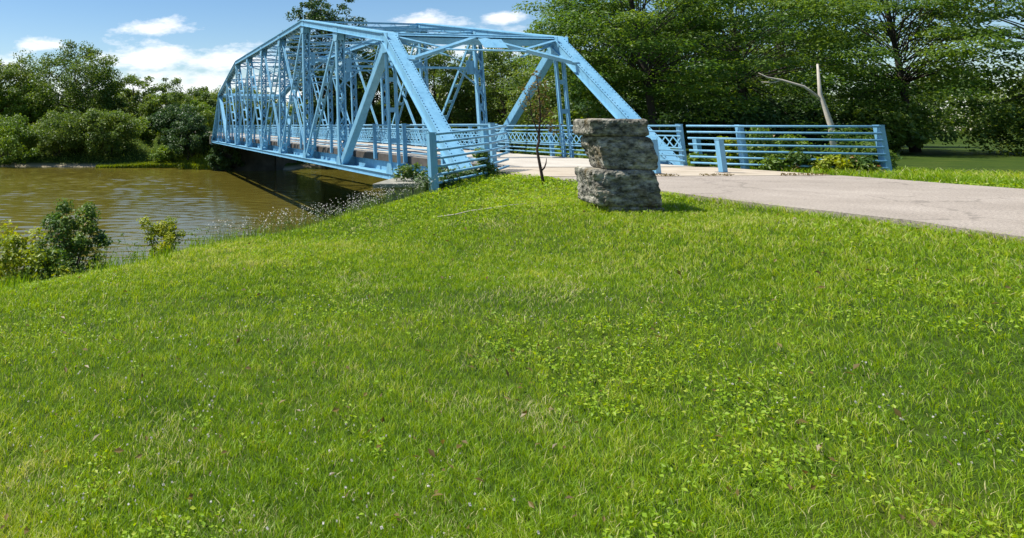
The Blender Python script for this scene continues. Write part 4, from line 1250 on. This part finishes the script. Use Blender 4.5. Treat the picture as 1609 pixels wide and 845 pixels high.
sz = np.where(far, 1.0, .32)[:len(n_)] if False else np.clip(np.hypot(x-CAM.x, y-CAM.y)/60, .22, 1.0)
V, Fq = quads_from_leaves(c, nr, tg, r.uniform(.12, .30, n)*sz, r.uniform(.06, .14, n)*sz, .1)
tag(link(bpy.data.objects.new('ground_cover', np_mesh('ground_cover', V, Fq, LEAF_FAR, np.repeat(r.uniform(.2, 1, n), 4)))), 'tangled green undergrowth covering the river banks', 'undergrowth', kind='stuff')

# debris and tufts along the joint between the asphalt and the apron
r = np.random.default_rng(99); n = 900
x = r.uniform(1.0, 6.0, n); cl_ = vnoise(x, x*0, 2.2, 51) > .45; x = x[cl_]; n = len(x)
y = -3.35+r.normal(0, .035, n); c = np.stack([x, y, .70+r.uniform(0, .03, n)], 1)
nr = unit(r.normal(size=(n, 3))+np.array([0, 0, .5])); tg = unit(r.normal(size=(n, 3)))
V, Fq = quads_from_leaves(c, nr, tg, r.uniform(.02, .06, n), r.uniform(.012, .03, n), 0)
tag(link(bpy.data.objects.new('leaf_litter', np_mesh('leaf_litter', V, Fq, LEAF_DRY, np.repeat(r.uniform(0, .6, n), 4)))), 'dry leaf litter caught in the joint across the pavement', 'leaf litter', kind='stuff')

# the wood that closes the horizon, far behind everything
r = np.random.default_rng(123); n = 150000
a = np.radians(r.uniform(-42, 84, n)); d0 = 135+25*vnoise(a*20, a*0, 1.0, 60)
dd = d0+r.uniform(-7, 14, n); tp = 5.2+4.0*vnoise(a*60, a*0, 1.0, 61)+1.6*vnoise(a*200, a*0, 1.0, 62)
x = CAM.x+np.sin(a)*dd; y = CAM.y+np.cos(a)*dd
x = np.where(np.abs(x-2.5-(80-y)*.11) < 4, x-9, x)
q = r.uniform(0, 1, n)**.7
c = np.stack([x, y, .4+tp*q*np.sqrt(np.clip(1-((dd-d0-3)/12)**2, .05, 1))], 1)
nr = unit(r.normal(size=(n, 3))+np.array([0, 0, .6])); tg = unit(r.normal(size=(n, 3)))
V, Fq = quads_from_leaves(c, nr, tg, r.uniform(.4, .8, n), r.uniform(.3, .55, n), .1)
tag(link(bpy.data.objects.new('distant_wood', np_mesh('distant_wood', V, Fq, LEAF_FAR, np.repeat(np.clip(vnoise(x, y, .12, 63)+r.normal(0, .15, n), 0, 1), 4)))), 'distant belt of woodland closing the horizon', 'woodland', kind='stuff')

x, y, d, r = lawn_pts(700, 3, 14, 161); k = len(x)
c = np.stack([x, y, HG(x, y)+.045], 1)
nr = unit(r.normal(size=(k, 3))*.5+np.array([0, 0, 1.])); tg = unit(np.cross(nr, r.normal(size=(k, 3))))
ss = r.uniform(.02, .055, k)
V, Fq = quads_from_leaves(c, nr, tg, ss, ss*.55, .2)
tag(link(bpy.data.objects.new('fallen_leaves', np_mesh('fallen_leaves', V, Fq, LEAF_DRY, np.repeat(r.uniform(0, .5, k), 4)))), 'small dry brown leaves scattered on the lawn', 'fallen leaves', kind='stuff')
# rough weeds and long grass along the brink of the bank
r = np.random.default_rng(171); n = 26000
x = r.uniform(-11.5, -1.7, n); yc = np.interp(x, *CX); y = yc+r.uniform(.2, 2.6, n)
ok = (r.uniform(0, 1, n) < np.interp(x, [-12, -9, -8, -5, -3.6], [1, .8, .30, .22, .06])); ok &= ~((x > -2.3) & (y > .6)); x, y = x[ok], y[ok]; n = len(x)
hh_ = r.uniform(.06, .20, n)*np.where(vnoise(x, y, 1.6, 71) > .55, 1.2, .5)
z = H(x, y); a = r.uniform(0, 6.28, n); wv = np.stack([np.cos(a), np.sin(a), a*0], 1)*(.005+.004*r.uniform(0, 1, n))[:, None]
base = np.stack([x, y, z-.02], 1); le = np.stack([r.normal(0, .3, n)*hh_, r.normal(0, .3, n)*hh_, hh_], 1)
V = np.stack([base-wv, base+wv, base+le+wv*.15, base+le-wv*.15], 1).reshape(-1, 3)
tag(link(bpy.data.objects.new('long_grass', np_mesh('long_grass', V, np.arange(4*n).reshape(-1, 4), GRASSM, np.repeat(np.clip(r.normal(.35, .2, n), 0, .9), 4)))), 'rough uncut grass and weeds along the brink of the river bank', 'long grass', kind='stuff')
